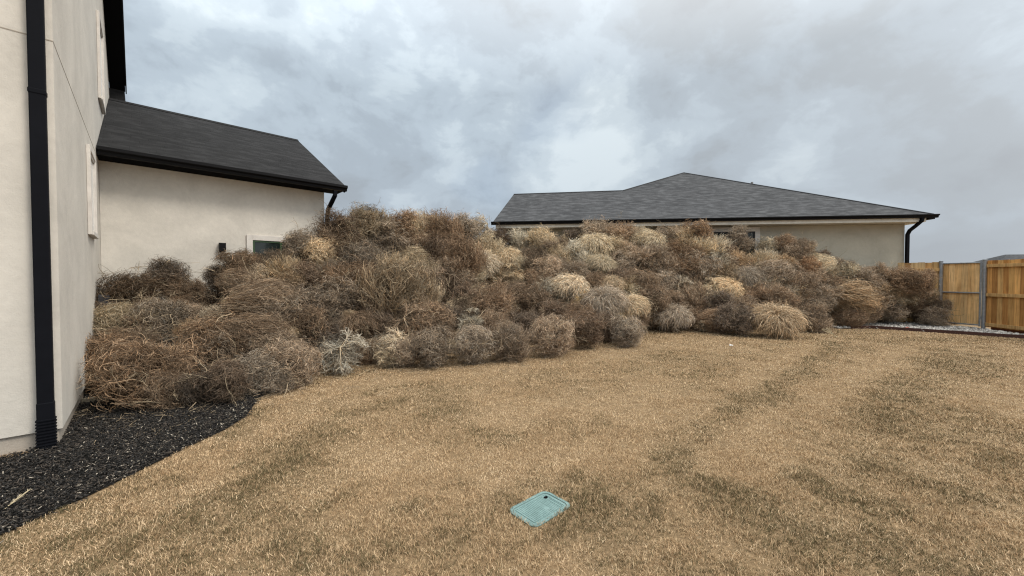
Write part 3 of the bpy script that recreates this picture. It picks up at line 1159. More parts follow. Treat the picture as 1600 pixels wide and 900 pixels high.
# ------------------------------------------------------------------ small litter
def scrap(name, loc, size, m, lab, cat, seed):
    r = np.random.default_rng(seed)
    g = 6
    P = [[(loc[0] + size * ((i / (g - 1)) - 0.5 + r.normal(0, 0.05)), loc[1] + size * 0.7 * ((j / (g - 1)) - 0.5 + r.normal(0, 0.05)),
           loc[2] + 0.012 + size * 0.25 * abs(r.normal(0, 1)) + 0.15 * size * math.sin(i * 1.3)) for i in range(g)] for j in range(g)]
    b = MB()
    vs = [p for row in P for p in row]
    lo = [(x, y, z - 0.003) for x, y, z in vs]
    n = g * g
    fs = []
    for j in range(g - 1):
        for i in range(g - 1):
            q = (j * g + i, j * g + i + 1, (j + 1) * g + i + 1, (j + 1) * g + i)
            fs += [q, tuple(k + n for k in q[::-1])]
    b.add(vs + lo, fs)
    tag(b.build(name, m, None, 0, True), lab, cat)


scrap('paper_scrap', (-3.02, 4.86, 0.02), 0.085, M['white'], 'crumpled white scrap at the mulch edge under the tumbleweeds', 'litter', 1)
scrap('paper_scrap', (-3.0, 6.02, 0.03), 0.075, M['white'], 'small white scrap at the lawn edge beside a whitish bare tumbleweed', 'litter', 2)
scrap('paper_scrap', (4.52, 8.05, 0.02), 0.06, M['white'], 'tiny white scrap lying out on the open dry lawn', 'litter', 3)
scrap('wrapper', (10.86, 10.72, 0.03), 0.12, M['red'], 'small red wrapper on the gravel by the edging', 'litter', 4)


def sprig(name, loc, size, seed, lab, n=9, flat=0.35, rr=0.0022):
    r = random.Random(seed)
    b = MB()
    base = Vector(loc)
    ang = r.uniform(0, 6.28)
    main = Vector((math.cos(ang), math.sin(ang), flat))
    b.tube([base, base + main * size * 0.5, base + main * size], [rr * 1.5, rr * 1.2, rr * 0.5], 5)
    for i in range(n):
        s = base + main * size * r.uniform(0.15, 0.8)
        d = (main + Vector((r.uniform(-0.9, 0.9), r.uniform(-0.9, 0.9), r.uniform(-0.1, 0.5)))).normalized()
        e = s + d * size * r.uniform(0.3, 0.6)
        m2 = (s + e) / 2 + Vector((r.uniform(-1, 1), r.uniform(-1, 1), r.uniform(0, 1))) * size * 0.06
        b.tube([s, m2, e], [rr, rr * 0.8, rr * 0.4], 4)
        for k in range(2):
            d2 = (d + Vector((r.uniform(-0.8, 0.8), r.uniform(-0.8, 0.8), r.uniform(-0.2, 0.4)))).normalized()
            b.tube([m2, m2 + d2 * size * 0.2], [rr * 0.7, rr * 0.3], 4)
    tag(b.build(name, M['twig']), lab, 'twig')


sprig('dry_twig', (-3.03, 2.31, 0.03), 0.10, 3, 'small pale dry sprig lying on the black mulch', 12, 0.5)
sprig('dry_twig', (7.7, 9.25, 0.03), 0.42, 8, 'pale curled dry twig on the lawn near the lone tan tumbleweed', 8, 0.3, 0.006)
b = MB()
b.prism([(-4.79, 4.34, 0.0), (-4.34, 4.52, 0.0), (-4.335, 4.508, 0.0), (-4.785, 4.325, 0.0)], (0, 0, 0.075))
tag(b.build('wood_strip', M['board']), 'thin pale board on edge in the mulch against the near house wall', 'board')

HEAP = [
(-5.98,6.11,1.19,0.449,0.72,'S','b',0,'wind-combed brown tumbleweed on the heap top, near the near house wall'),
(-5.83,6.62,1.52,0.335,0.88,'T','d',0,'dark round tumbleweed perched alone against the bare garage wall'),
(-5.72,5.64,0.81,0.350,0.72,'S','s',0,'straw coloured wind-combed tumbleweed touching the near house wall'),
(-4.07,4.34,0.37,0.482,0.88,'T','b',0,'largest brown tangled tumbleweed on the mulch beside the near house'),
(-5.14,5.76,0.82,0.395,0.88,'T','g',0,'tangled grey tumbleweed in mid heap, before the bare garage wall'),
(-4.18,5.43,0.46,0.488,0.88,'T','b',0,'tangled brown tumbleweed low in the heap, before the bare garage wall'),
(-3.77,5.72,0.53,0.514,0.72,'S','b',0,'wind-combed brown tumbleweed low in the heap, below the wall lamp'),
(-3.17,4.77,0.25,0.328,0.88,'T','g',0,'tangled grey tumbleweed on the mulch, below the wall lamp'),
(-3.22,4.36,0.22,0.285,0.88,'T','d',0,'tangled dark tumbleweed on the mulch, below the wall lamp'),
(-3.25,5.45,0.30,0.401,0.88,'T','g',0,'tangled grey tumbleweed at the lawn edge, below the garage window, second from left'),
(-5.43,6.88,1.02,0.472,0.88,'F','b',0,'larger fluffy brown tumbleweed on the heap top, near the bare garage wall'),
(-4.15,6.51,0.98,0.596,0.72,'S','g',0,'wind-combed grey tumbleweed in mid heap, below the garage window'),
(-4.96,7.11,1.51,0.442,0.88,'T','b',0,'larger tangled brown tumbleweed on the heap top, near the wall lamp'),
(-4.31,7.37,1.54,0.374,0.85,'N','s',0,'straw coloured spiky tumbleweed standing up before the garage window'),
(-4.08,6.94,1.13,0.340,0.85,'N','g',0,'spiky grey tumbleweed in mid heap, below the garage window'),
(-5.55,6.52,1.20,0.352,0.88,'F','b',0,'smaller fluffy brown tumbleweed on the heap top, near the bare garage wall'),
(-4.99,4.91,0.33,0.257,0.88,'T','d',0,'tangled dark tumbleweed low in the heap, before the near house wall'),
(-3.48,4.29,0.17,0.224,0.88,'T','d',0,'tangled dark tumbleweed on the mulch, before the bare garage wall'),
(-4.56,4.76,0.25,0.272,0.88,'T','b',0,'tangled brown tumbleweed low in the heap, before the near house wall'),
(-3.71,4.22,0.20,0.262,0.88,'T','b',0,'tangled brown tumbleweed on the mulch, before the bare garage wall'),
(-4.96,7.30,1.67,0.310,0.88,'T','b',0,'smaller tangled brown tumbleweed on the heap top, near the wall lamp'),
(-4.55,7.49,1.71,0.355,0.88,'F','b',0,'fluffy brown tumbleweed on the heap top, near the garage window'),
(-4.35,8.02,2.11,0.406,0.88,'T','g',0,'tangled grey tumbleweed on the heap top, near the garage window'),
(-3.87,8.03,1.88,0.420,0.88,'T','s',0,'tangled straw tumbleweed on the heap top, near the garage window'),
(-3.90,7.49,1.43,0.367,0.88,'T','d',0,'tangled dark tumbleweed in mid heap, below the garage window'),
(-3.84,8.68,2.51,0.539,0.88,'F','d',0,'fluffy dark tumbleweed on the heap top, near the garage downspout'),
(-3.60,8.48,2.20,0.582,0.88,'F','b',0,'fluffy brown tumbleweed on the heap top, near the garage downspout'),
(-5.24,7.07,1.41,0.312,0.88,'T','d',0,'tangled dark tumbleweed on the heap top, near the wall lamp'),
(-4.76,6.91,1.32,0.384,0.72,'S','g',0,'wind-combed grey tumbleweed on the heap top, near the wall lamp'),
(-3.38,8.23,1.84,0.457,0.88,'F','g',0,'fluffy grey tumbleweed on the heap top, near the garage downspout'),
(-3.18,7.75,1.38,0.557,0.88,'F','b',0,'fluffy brown tumbleweed in mid heap, below the garage downspout'),
(-3.20,7.27,1.00,0.523,0.88,'T','g',0,'tangled grey tumbleweed low in the heap, below the garage downspout'),
(-3.34,9.17,2.82,0.479,0.88,'F','o',0,'fluffy tan tumbleweed on the heap top, near the garage downspout, right of two'),
(-3.46,8.96,2.64,0.498,0.88,'F','o',0,'fluffy tan tumbleweed on the heap top, near the garage downspout, left of two'),
(-2.74,9.53,2.67,0.561,0.88,'F','b',0,'fluffy brown tumbleweed on the heap top, near the open sky gap'),
(-2.25,9.92,2.69,0.535,0.88,'F','s',0,'fluffy straw tumbleweed on the heap top, near the open sky gap'),
(-1.92,10.02,2.62,0.622,0.95,'B','b',0,'bushy brown tumbleweed on the heap top, near the open sky gap'),
(-1.38,10.84,2.74,0.602,0.88,'F','g',0,'fluffy grey tumbleweed on the heap top, near the far roof end'),
(-1.03,11.68,2.92,0.477,0.88,'O','p',0,'open branched pale tumbleweed on the heap top, near the far roof end'),
(-2.79,8.85,2.10,0.550,0.88,'O','g',0,'open branched grey tumbleweed on the heap top, near the open sky gap'),
(-3.07,8.38,1.87,0.479,0.88,'F','g',0,'larger fluffy grey tumbleweed in mid heap, below the garage downspout'),
(-2.24,9.04,1.88,0.399,0.72,'S','s',0,'wind-combed straw tumbleweed on the heap top, near the open sky gap'),
(-2.63,8.53,1.70,0.390,0.85,'N','s',0,'spiky straw tumbleweed in mid heap, below the open sky gap, first from left'),
(-1.86,9.33,2.00,0.580,0.95,'B','d',0,'bushy dark tumbleweed on the heap top, near the open sky gap'),
(-1.37,9.60,1.89,0.690,0.95,'B','r',0,'bushy reddish tumbleweed in mid heap, below the far roof end'),
(-0.83,11.07,2.20,0.633,0.88,'F','s',0,'fluffy straw tumbleweed on the heap top, near the far roof end, left of two'),
(-0.81,10.36,1.71,0.525,0.72,'D','p',0,'domed pale tumbleweed in mid heap, below the far roof end'),
(-2.27,7.73,1.20,0.770,0.95,'B','o',0,'largest olive tan bushy tumbleweed halfway up the heap in the middle'),
(-1.34,8.54,1.18,0.502,0.88,'O','d',0,'open branched dark tumbleweed in mid heap, below the far roof end'),
(-1.79,8.41,1.26,0.467,0.88,'T','g',0,'tangled grey tumbleweed in mid heap, below the open sky gap'),
(-0.61,8.73,0.91,0.628,0.88,'F','r',0,'fluffy reddish tumbleweed low in the heap, below the far roof end'),
(-3.81,6.45,0.82,0.443,0.88,'T','g',0,'tangled grey tumbleweed low in the heap, below the garage window, left of two'),
(-3.49,6.92,0.91,0.497,0.88,'T','g',0,'tangled grey tumbleweed low in the heap, below the garage window, right of two'),
(-3.44,6.45,0.65,0.464,0.88,'T','b',0,'tangled brown tumbleweed low in the heap, below the garage window'),
(-2.70,6.94,0.54,0.374,0.72,'D','b',0,'domed brown tumbleweed low in the heap, below the garage downspout'),
(-2.59,5.88,0.29,0.384,0.88,'O','w',0,'whitish bare branched tumbleweed lying at the lawn edge over dark gaps'),
(-2.08,6.42,0.27,0.357,0.88,'O','p',0,'open branched pale tumbleweed at the lawn edge, below the open sky gap'),
(-1.96,6.11,0.14,0.190,0.88,'O','s',0,'small straw coloured branch skeleton hanging onto the lawn edge'),
(-1.89,7.18,0.56,0.399,0.88,'O','g',0,'open branched grey tumbleweed low in the heap, below the open sky gap'),
(-1.66,6.29,0.22,0.288,0.88,'T','g',0,'smaller tangled grey tumbleweed at the lawn edge, below the open sky gap'),
(-1.25,6.26,0.29,0.388,0.88,'T','g',0,'larger tangled grey tumbleweed at the lawn edge, below the open sky gap'),
(-1.52,7.25,0.55,0.450,0.88,'T','b',0,'tangled brown tumbleweed low in the heap, below the open sky gap'),
(-2.96,5.13,0.29,0.386,0.88,'T','g',0,'tangled grey tumbleweed at the lawn edge, below the garage window, third from left'),
(-2.89,4.80,0.15,0.204,0.88,'T','g',0,'tangled grey tumbleweed at the lawn edge, below the garage window, first from left'),
(-1.80,8.16,1.05,0.373,0.85,'N','s',0,'spiky straw tumbleweed in mid heap, below the open sky gap, third from left'),
(-0.87,7.76,0.49,0.317,0.88,'O','p',0,'open branched pale tumbleweed low in the heap, below the far roof end'),
(-0.66,6.48,0.29,0.381,0.88,'T','g',0,'tangled grey tumbleweed at the lawn edge, below the far roof end'),
(-0.08,6.71,0.32,0.395,0.95,'B','g',0,'bushy grey tumbleweed at the lawn edge, below the far roof end'),
(0.72,7.22,0.36,0.472,0.88,'T','g',0,'tangled grey tumbleweed at the lawn edge, below the low far ridge'),
(0.46,9.68,0.89,0.554,0.88,'T','b',0,'tangled brown tumbleweed low in the heap, below the low far ridge'),
(0.88,10.31,1.05,0.404,0.88,'O','w',0,'open branched whitish tumbleweed in mid heap, below the low far ridge'),
(1.50,10.42,1.12,0.545,0.72,'D','p',0,'pale drooping tumbleweed hanging like a mop in mid heap'),
(1.81,9.89,0.81,0.275,0.88,'O','y',0,'open branched yellow tumbleweed low in the heap, below the far ridge bend'),
(1.44,7.85,0.35,0.462,0.88,'T','d',0,'tangled dark tumbleweed at the lawn edge, below the far ridge bend, left of two'),
(-0.09,10.88,1.32,0.498,0.88,'O','s',0,'open branched straw tumbleweed in mid heap, below the far roof end'),
(0.13,9.63,0.72,0.267,0.88,'O','p',0,'open branched pale tumbleweed low in the heap, below the low far ridge'),
(1.04,9.12,0.65,0.447,0.88,'F','d',0,'fluffy dark tumbleweed low in the heap, below the low far ridge'),
(-1.39,7.27,0.47,0.356,0.88,'T','g',0,'tangled grey tumbleweed low in the heap, below the open sky gap, right of two'),
(-0.46,13.31,2.72,0.652,0.88,'F','d',0,'fluffy dark tumbleweed on the heap top, near the far roof end'),
(0.32,13.21,2.66,0.583,0.88,'F','p',0,'fluffy pale tumbleweed on the heap top, near the low far ridge, left of two'),
(1.13,12.84,2.50,0.713,0.88,'F','s',0,'fluffy straw tumbleweed on the heap top, near the low far ridge'),
(1.28,12.47,2.27,0.571,0.88,'F','b',0,'fluffy brown tumbleweed on the heap top, near the low far ridge'),
(1.46,11.94,1.96,0.546,0.95,'B','s',0,'bushy straw tumbleweed on the heap top, near the low far ridge'),
(1.94,12.14,2.12,0.615,0.88,'F','p',0,'fluffy pale tumbleweed on the heap top, near the low far ridge, right of two'),
(2.64,12.25,2.35,0.600,0.72,'D','s',0,'domed straw tumbleweed on the heap top, near the far ridge bend'),
(2.60,11.46,1.77,0.449,0.72,'D','s',0,'round straw mop tumbleweed below another, left of the roof peak'),
(2.03,13.07,2.76,0.406,0.88,'T','d',0,'tangled dark tumbleweed on the heap top, near the low far ridge'),
(2.84,12.97,2.94,0.636,0.88,'F','g',0,'fluffy grey tumbleweed on the heap top, near the far ridge bend, left of two'),
(3.49,12.87,2.88,0.610,0.88,'F','g',0,'fluffy grey tumbleweed on the heap top, near the far ridge bend, right of two'),
(4.39,12.49,2.55,0.510,0.72,'D','s',0,'domed straw tumbleweed on the heap top, near the far roof peak'),
(3.09,12.34,2.44,0.504,0.88,'F','s',0,'fluffy straw tumbleweed on the heap top, near the far ridge bend, left of two'),
(-0.14,12.24,2.01,0.480,0.72,'D','s',0,'domed straw tumbleweed on the heap top, near the far roof end'),
(0.29,11.97,1.84,0.391,0.72,'S','s',0,'wind-combed straw tumbleweed on the heap top, near the low far ridge'),
(-0.70,11.54,2.30,0.528,0.88,'F','s',0,'fluffy straw tumbleweed on the heap top, near the far roof end, right of two'),
(0.67,12.06,1.96,0.552,0.88,'T','b',0,'tangled brown tumbleweed on the heap top, near the low far ridge'),
(1.01,11.43,1.63,0.523,0.88,'T','g',0,'tangled grey tumbleweed in mid heap, below the low far ridge'),
(1.71,11.23,1.56,0.550,0.88,'F','g',0,'fluffy grey tumbleweed in mid heap, below the low far ridge'),
(3.30,11.56,1.82,0.491,0.88,'T','g',0,'tangled grey tumbleweed in mid heap, below the far ridge bend'),
(2.57,10.48,1.15,0.428,0.72,'D','o',0,'domed tan tumbleweed in mid heap, below the far ridge bend'),
(3.05,10.61,1.10,0.243,0.95,'B','y',0,'bushy yellow tumbleweed in mid heap, below the far ridge bend'),
(3.13,10.40,0.95,0.340,0.88,'O','s',0,'open branched straw tumbleweed low in the heap, below the far ridge bend'),
(2.19,10.55,1.24,0.448,0.88,'T','b',0,'tangled brown tumbleweed in mid heap, below the far ridge bend'),
(3.78,11.82,1.99,0.656,0.88,'F','g',0,'fluffy grey tumbleweed in mid heap, below the far ridge bend'),
(2.24,9.47,0.76,0.588,0.72,'D','g',0,'domed grey tumbleweed low in the heap, below the far ridge bend'),
(4.04,12.75,2.81,0.500,0.88,'F','s',0,'fluffy straw tumbleweed on the heap top, near the far ridge bend, right of two'),
(4.88,12.60,2.71,0.515,0.88,'F','g',0,'fluffy grey tumbleweed on the heap top, near the far roof peak'),
(5.31,12.54,2.66,0.492,0.95,'B','s',0,'bushy straw tumbleweed on the heap top, near the far roof peak'),
(5.84,12.59,2.81,0.576,0.88,'T','b',0,'tangled brown tumbleweed on the heap top, near the far roof peak'),
(6.33,12.33,2.46,0.463,0.85,'N','p',0,'pale spiky tumbleweed on the heap right under the far window'),
(7.10,12.44,2.65,0.508,0.88,'F','g',0,'fluffy grey tumbleweed on the heap top, near the far window'),
(4.35,11.84,1.95,0.735,0.88,'F','g',0,'fluffy grey tumbleweed in mid heap, below the far roof peak'),
(5.25,11.98,1.98,0.744,0.88,'F','b',0,'fluffy brown tumbleweed in mid heap, below the far roof peak'),
(5.56,11.69,1.64,0.649,0.88,'T','g',0,'tangled grey tumbleweed in mid heap, below the far roof peak'),
(6.28,11.90,1.88,0.447,0.88,'O','p',0,'open branched pale tumbleweed in mid heap, below the far window'),
(6.94,11.93,1.97,0.429,0.88,'F','o',0,'fluffy tan tumbleweed on the heap top, near the far window'),
(6.39,11.50,1.45,0.489,0.88,'F','o',0,'fluffy tan tumbleweed in mid heap, below the far window'),
(7.49,11.84,1.95,0.406,0.85,'N','s',0,'spiky straw tumbleweed on the heap top, near the far window'),
(7.81,12.20,2.41,0.359,0.88,'O','s',0,'open branched straw tumbleweed on the heap top, near the bare far wall, left of two'),
(7.30,11.72,1.75,0.268,0.88,'O','s',0,'open branched straw tumbleweed in mid heap, below the far window'),
(4.76,11.33,1.09,0.444,0.88,'O','w',0,'open branched whitish tumbleweed low in the heap, below the far roof peak'),
(5.61,11.25,1.04,0.423,0.88,'O','s',0,'open branched straw tumbleweed low in the heap, below the far window'),
(6.12,11.24,1.08,0.477,0.72,'D','s',0,'domed straw tumbleweed low in the heap, below the far window'),
(6.58,11.24,1.08,0.220,0.85,'N','s',0,'spiky straw tumbleweed in mid heap, below the far window'),
(4.99,11.12,0.92,0.509,0.95,'B','g',0,'bushy grey tumbleweed low in the heap, below the far roof peak'),
(4.27,11.18,1.23,0.512,0.88,'T','g',0,'tangled grey tumbleweed low in the heap, below the far roof peak, right of two'),
(5.72,10.90,0.75,0.499,0.88,'F','d',0,'fluffy dark tumbleweed low in the heap, below the far window'),
(3.56,10.90,1.23,0.534,0.88,'T','g',0,'tangled grey tumbleweed low in the heap, below the far roof peak, left of two'),
(3.70,10.47,0.81,0.479,0.88,'T','b',0,'tangled brown tumbleweed low in the heap, below the far roof peak, left of two'),
(6.87,11.39,1.37,0.484,0.72,'D','g',0,'domed grey tumbleweed in mid heap, below the far window'),
(2.97,9.82,0.65,0.465,0.72,'D','s',0,'domed straw tumbleweed low in the heap, below the far ridge bend'),
(4.23,10.47,0.33,0.530,0.72,'D','g',0,'domed grey tumbleweed at the lawn edge, below the far roof peak'),
(3.83,11.00,0.30,0.396,0.88,'T','g',0,'tangled grey tumbleweed at the lawn edge, below the far roof peak'),
(5.13,10.86,0.40,0.532,0.88,'F','b',0,'fluffy brown tumbleweed at the lawn edge, below the far roof peak'),
(5.39,10.37,0.29,0.474,0.72,'S','b',0,'wind-combed brown tumbleweed at the lawn edge, below the far window'),
(5.11,10.33,0.17,0.219,0.88,'O','p',0,'open branched pale tumbleweed at the lawn edge, below the far window'),
(2.34,8.09,0.30,0.397,0.88,'T','g',0,'tangled grey tumbleweed at the lawn edge, below the far ridge bend'),
(2.13,8.75,0.32,0.429,0.88,'T','d',0,'tangled dark tumbleweed at the lawn edge, below the far ridge bend, right of two'),
(8.48,12.27,2.57,0.321,0.88,'F','b',0,'fluffy brown tumbleweed on the heap top, near the bare far wall'),
(9.01,12.21,2.47,0.359,0.88,'F','g',0,'fluffy grey tumbleweed on the heap top, near the bare far wall'),
(9.09,12.20,2.27,0.339,0.88,'O','s',0,'open branched straw tumbleweed on the heap top, near the bare far wall, right of two'),
(8.55,12.03,2.16,0.531,0.88,'T','b',0,'tangled brown tumbleweed on the heap top, near the bare far wall'),
(8.76,11.89,1.80,0.466,0.88,'T','r',0,'tangled reddish tumbleweed on the heap top, near the bare far wall'),
(7.56,11.43,1.56,0.598,0.72,'S','g',0,'wind-combed grey tumbleweed in mid heap, before the bare far wall'),
(7.74,11.93,2.07,0.331,0.85,'N','p',0,'spiky pale tumbleweed on the heap top, near the bare far wall'),
(9.37,12.05,1.86,0.472,0.72,'S','s',0,'wind-combed straw tumbleweed on the heap top, near the bare far wall'),
(9.58,12.14,2.10,0.238,0.88,'T','d',0,'tangled dark tumbleweed on the heap top, near the bare far wall'),
(9.90,12.10,1.84,0.316,0.88,'T','g',0,'tangled grey tumbleweed on the heap top, near the far house corner, left of two'),
(10.31,12.04,1.72,0.295,0.88,'T','d',0,'tangled dark tumbleweed on the heap top, near the far house corner'),
(8.28,11.73,1.74,0.307,0.88,'T','g',0,'smaller tangled grey tumbleweed in mid heap, before the bare far wall'),
(9.09,11.86,1.58,0.485,0.88,'T','g',0,'larger tangled grey tumbleweed in mid heap, before the bare far wall'),
(9.92,12.00,1.61,0.529,0.88,'F','s',0,'fluffy straw tumbleweed on the heap top, near the far house corner'),
(8.42,11.43,1.19,0.598,0.88,'F','g',0,'fluffy grey tumbleweed low in the heap, before the bare far wall, right of two'),
(9.96,11.68,0.82,0.801,0.72,'S','o',0,'big tan wind-combed tumbleweed low in the heap left of the gate'),
(10.81,11.76,0.87,0.499,0.85,'N','g',0,'spiky grey tumbleweed low in the heap, before the far house corner'),
(7.23,11.18,1.21,0.365,0.85,'N','p',0,'spiky pale tumbleweed in mid heap, before the bare far wall'),
(7.23,10.87,1.02,0.497,0.88,'F','g',0,'fluffy grey tumbleweed low in the heap, before the bare far wall, left of two'),
(8.22,11.27,0.97,0.405,0.88,'O','s',0,'open branched straw tumbleweed low in the heap, before the bare far wall'),
(8.53,11.32,0.72,0.407,0.88,'O','g',0,'open branched grey tumbleweed low in the heap, before the bare far wall'),
(6.42,9.53,0.35,0.623,0.66,'D','o',0,'tan domed tumbleweed sitting out in front of the heap on the lawn'),
(8.01,10.43,0.36,0.477,0.88,'F','b',0,'fluffy brown tumbleweed at the lawn edge, before the bare far wall'),
(6.36,10.61,0.66,0.503,0.88,'F','g',0,'fluffy grey tumbleweed low in the heap, below the far window'),
(5.63,9.76,0.37,0.494,0.88,'T','d',0,'tangled dark tumbleweed at the lawn edge, below the far window'),
(9.78,12.06,0.20,0.315,0.72,'S','g',0,'wind-combed grey tumbleweed at the lawn edge, before the bare far wall'),
(9.74,11.31,0.27,0.443,0.72,'S','b',0,'wind-combed brown tumbleweed at the gravel edge, before the far house corner'),
(11.14,11.94,1.59,0.351,0.88,'F','g',0,'fluffy grey tumbleweed on the heap top, near the far house corner, third from left'),
(11.49,11.34,1.41,0.445,0.88,'T','b',0,'larger tangled brown tumbleweed on the heap top, near the gate'),
(11.49,11.90,1.53,0.311,0.88,'T','g',0,'tangled grey tumbleweed on the heap top, near the far house corner, right of two'),
(11.96,11.36,1.46,0.316,0.88,'T','b',0,'smaller tangled brown tumbleweed on the heap top, near the gate'),
(11.71,12.46,0.21,0.346,0.72,'D','g',0,'small grey domed tumbleweed alone on the gravel edge'),
(12.70,12.54,0.28,0.369,0.88,'F','b',0,'fluffy brown tumbleweed at the gravel edge, before the gate'),
(11.40,11.85,0.60,0.484,0.88,'F','g',0,'fluffy grey tumbleweed low in the heap, before the far house corner'),
(11.71,11.76,0.87,0.384,0.88,'T','s',0,'tangled straw tumbleweed in mid heap, before the far house corner'),
(12.57,12.13,0.80,0.476,0.88,'T','g',0,'tangled grey tumbleweed low in the heap, before the gate'),
(12.54,11.88,0.94,0.311,0.88,'F','s',0,'fluffy straw tumbleweed in mid heap, before the gate'),
(12.32,11.41,0.28,0.373,0.88,'F','g',0,'larger fluffy grey tumbleweed at the gravel edge, before the gate'),
(13.85,12.43,0.20,0.264,0.88,'F','s',0,'fluffy straw tumbleweed at the gravel edge, before the gate'),
(10.96,11.90,1.35,0.466,0.88,'F','g',0,'fluffy grey tumbleweed on the heap top, near the far house corner, second from left'),
(11.42,11.88,1.25,0.427,0.88,'F','b',0,'fluffy brown tumbleweed on the heap top, near the far house corner'),
(12.62,11.54,0.65,0.245,0.88,'T','g',0,'tangled grey tumbleweed on the heap top, near the gate'),
(10.58,11.99,1.41,0.490,0.88,'F','g',0,'fluffy grey tumbleweed on the heap top, near the far house corner, first from left'),
(12.49,11.88,0.29,0.388,0.88,'T','b',0,'tangled brown tumbleweed at the gravel edge, before the gate'),
(13.76,12.19,0.15,0.199,0.88,'F','g',0,'smaller fluffy grey tumbleweed at the gravel edge, before the gate'),
(11.96,11.67,1.14,0.420,0.88,'T','g',0,'tangled grey tumbleweed in mid heap, before the gate'),
(-2.78,7.47,0.99,0.415,0.88,'T','b',0,'tangled brown tumbleweed low in the heap, below the garage downspout'),
(-2.00,7.66,0.86,0.426,0.88,'T','g',0,'tangled grey tumbleweed low in the heap, below the open sky gap, left of two'),
(-2.46,7.18,0.65,0.329,0.88,'T','d',0,'tangled dark tumbleweed low in the heap, below the garage downspout'),
(-3.14,6.51,0.43,0.319,0.88,'T','d',0,'tangled dark tumbleweed low in the heap, below the garage window'),
(-2.40,6.52,0.21,0.277,0.88,'T','b',0,'tangled brown tumbleweed at the lawn edge, below the garage downspout'),
(-0.40,8.15,0.49,0.373,0.88,'T','b',0,'tangled brown tumbleweed low in the heap, below the far roof end'),
(0.28,8.44,0.46,0.386,0.88,'T','d',0,'tangled dark tumbleweed low in the heap, below the low far ridge'),
(-1.27,7.76,0.66,0.330,0.88,'T','d',0,'tangled dark tumbleweed low in the heap, below the far roof end'),
(1.57,9.17,0.60,0.390,0.88,'T','b',0,'tangled brown tumbleweed low in the heap, below the far ridge bend'),
(0.00,10.20,1.01,0.433,0.88,'F','d',0,'fluffy dark tumbleweed in mid heap, below the low far ridge'),
(0.63,10.94,1.34,0.429,0.88,'F','b',0,'fluffy brown tumbleweed in mid heap, below the low far ridge'),
(4.44,10.87,0.72,0.426,0.88,'T','b',0,'tangled brown tumbleweed low in the heap, below the far roof peak, right of two'),
(5.24,11.53,1.33,0.452,0.88,'T','b',0,'tangled brown tumbleweed in mid heap, below the far roof peak'),
(2.96,10.98,1.44,0.395,0.88,'T','d',0,'tangled dark tumbleweed in mid heap, below the far ridge bend'),
(7.51,10.82,0.81,0.424,0.88,'F','b',0,'fluffy brown tumbleweed low in the heap, before the bare far wall'),
(6.80,10.95,0.94,0.394,0.88,'T','b',0,'tangled brown tumbleweed low in the heap, below the far window'),
(9.22,11.63,1.05,0.494,0.88,'F','g',0,'fluffy grey tumbleweed in mid heap, before the bare far wall'),
(10.37,11.64,0.48,0.457,0.88,'F','b',0,'fluffy brown tumbleweed at the gravel edge, before the far house corner'),
(-2.24,9.45,2.24,0.386,0.88,'F','g',0,'fluffy grey tumbleweed on the heap top, near the open sky gap'),
(-1.52,9.91,2.22,0.421,0.88,'T','b',0,'tangled brown tumbleweed on the heap top, near the far roof end'),
(-1.62,9.19,1.74,0.405,0.88,'F','g',0,'fluffy grey tumbleweed in mid heap, below the open sky gap'),
(-1.95,8.77,1.54,0.358,0.95,'B','o',0,'bushy tan tumbleweed in mid heap, below the open sky gap'),
(-1.17,9.18,1.35,0.375,0.88,'T','g',0,'tangled grey tumbleweed in mid heap, below the far roof end'),
(-1.02,9.76,1.55,0.367,0.88,'F','s',0,'fluffy straw tumbleweed in mid heap, below the far roof end'),
(-2.23,8.53,1.46,0.321,0.85,'N','s',0,'spiky straw tumbleweed in mid heap, below the open sky gap, second from left'),
(-2.83,8.24,1.55,0.323,0.88,'F','g',0,'smaller fluffy grey tumbleweed in mid heap, below the garage downspout'),
(-5.04,5.29,0.59,0.186,0.88,'N','g',0,'larger small spiky grey tumbleweed in mid heap, before the near house wall'),
(9.47,11.67,1.27,0.413,0.88,'O','b',0,'small open branched brown tumbleweed in mid heap, before the bare far wall'),
(-1.01,6.92,0.21,0.174,0.88,'F','s',0,'small fluffy straw tumbleweed at the lawn edge, below the far roof end'),
(-4.79,6.26,0.82,0.208,0.88,'B','p',0,'small bushy pale tumbleweed in mid heap, below the wall lamp, left of two'),
(0.46,7.81,0.24,0.195,0.88,'B','g',0,'small bushy grey tumbleweed at the lawn edge, below the low far ridge'),
(-4.53,6.45,1.03,0.203,0.88,'T','s',0,'small tangled straw tumbleweed in mid heap, below the wall lamp'),
(-0.01,8.72,0.46,0.196,0.88,'O','g',0,'small open branched grey tumbleweed low in the heap, below the far roof end'),
(7.85,11.12,1.12,0.265,0.88,'B','p',0,'small bushy pale tumbleweed in mid heap, before the bare far wall'),
(-5.29,5.62,0.82,0.166,0.88,'N','s',0,'small spiky straw tumbleweed in mid heap, before the near house wall'),
(11.04,11.65,0.94,0.406,0.88,'T','o',0,'small tangled tan tumbleweed in mid heap, before the far house corner'),
(5.39,10.96,0.78,0.260,0.88,'O','g',0,'small open branched grey tumbleweed low in the heap, below the far window'),
(2.68,10.04,0.93,0.248,0.88,'F','g',0,'small fluffy grey tumbleweed low in the heap, below the far ridge bend'),
(9.07,11.36,0.70,0.333,0.88,'T','g',0,'small tangled grey tumbleweed low in the heap, before the bare far wall'),
(7.85,11.24,1.37,0.373,0.88,'N','g',0,'small spiky grey tumbleweed in mid heap, before the bare far wall'),
(3.27,11.94,2.21,0.364,0.88,'O','o',0,'small open branched tan tumbleweed on the heap top, near the far ridge bend'),
(-4.27,4.40,0.10,0.113,0.88,'F','b',0,'small fluffy brown tumbleweed on the mulch, before the near house wall'),
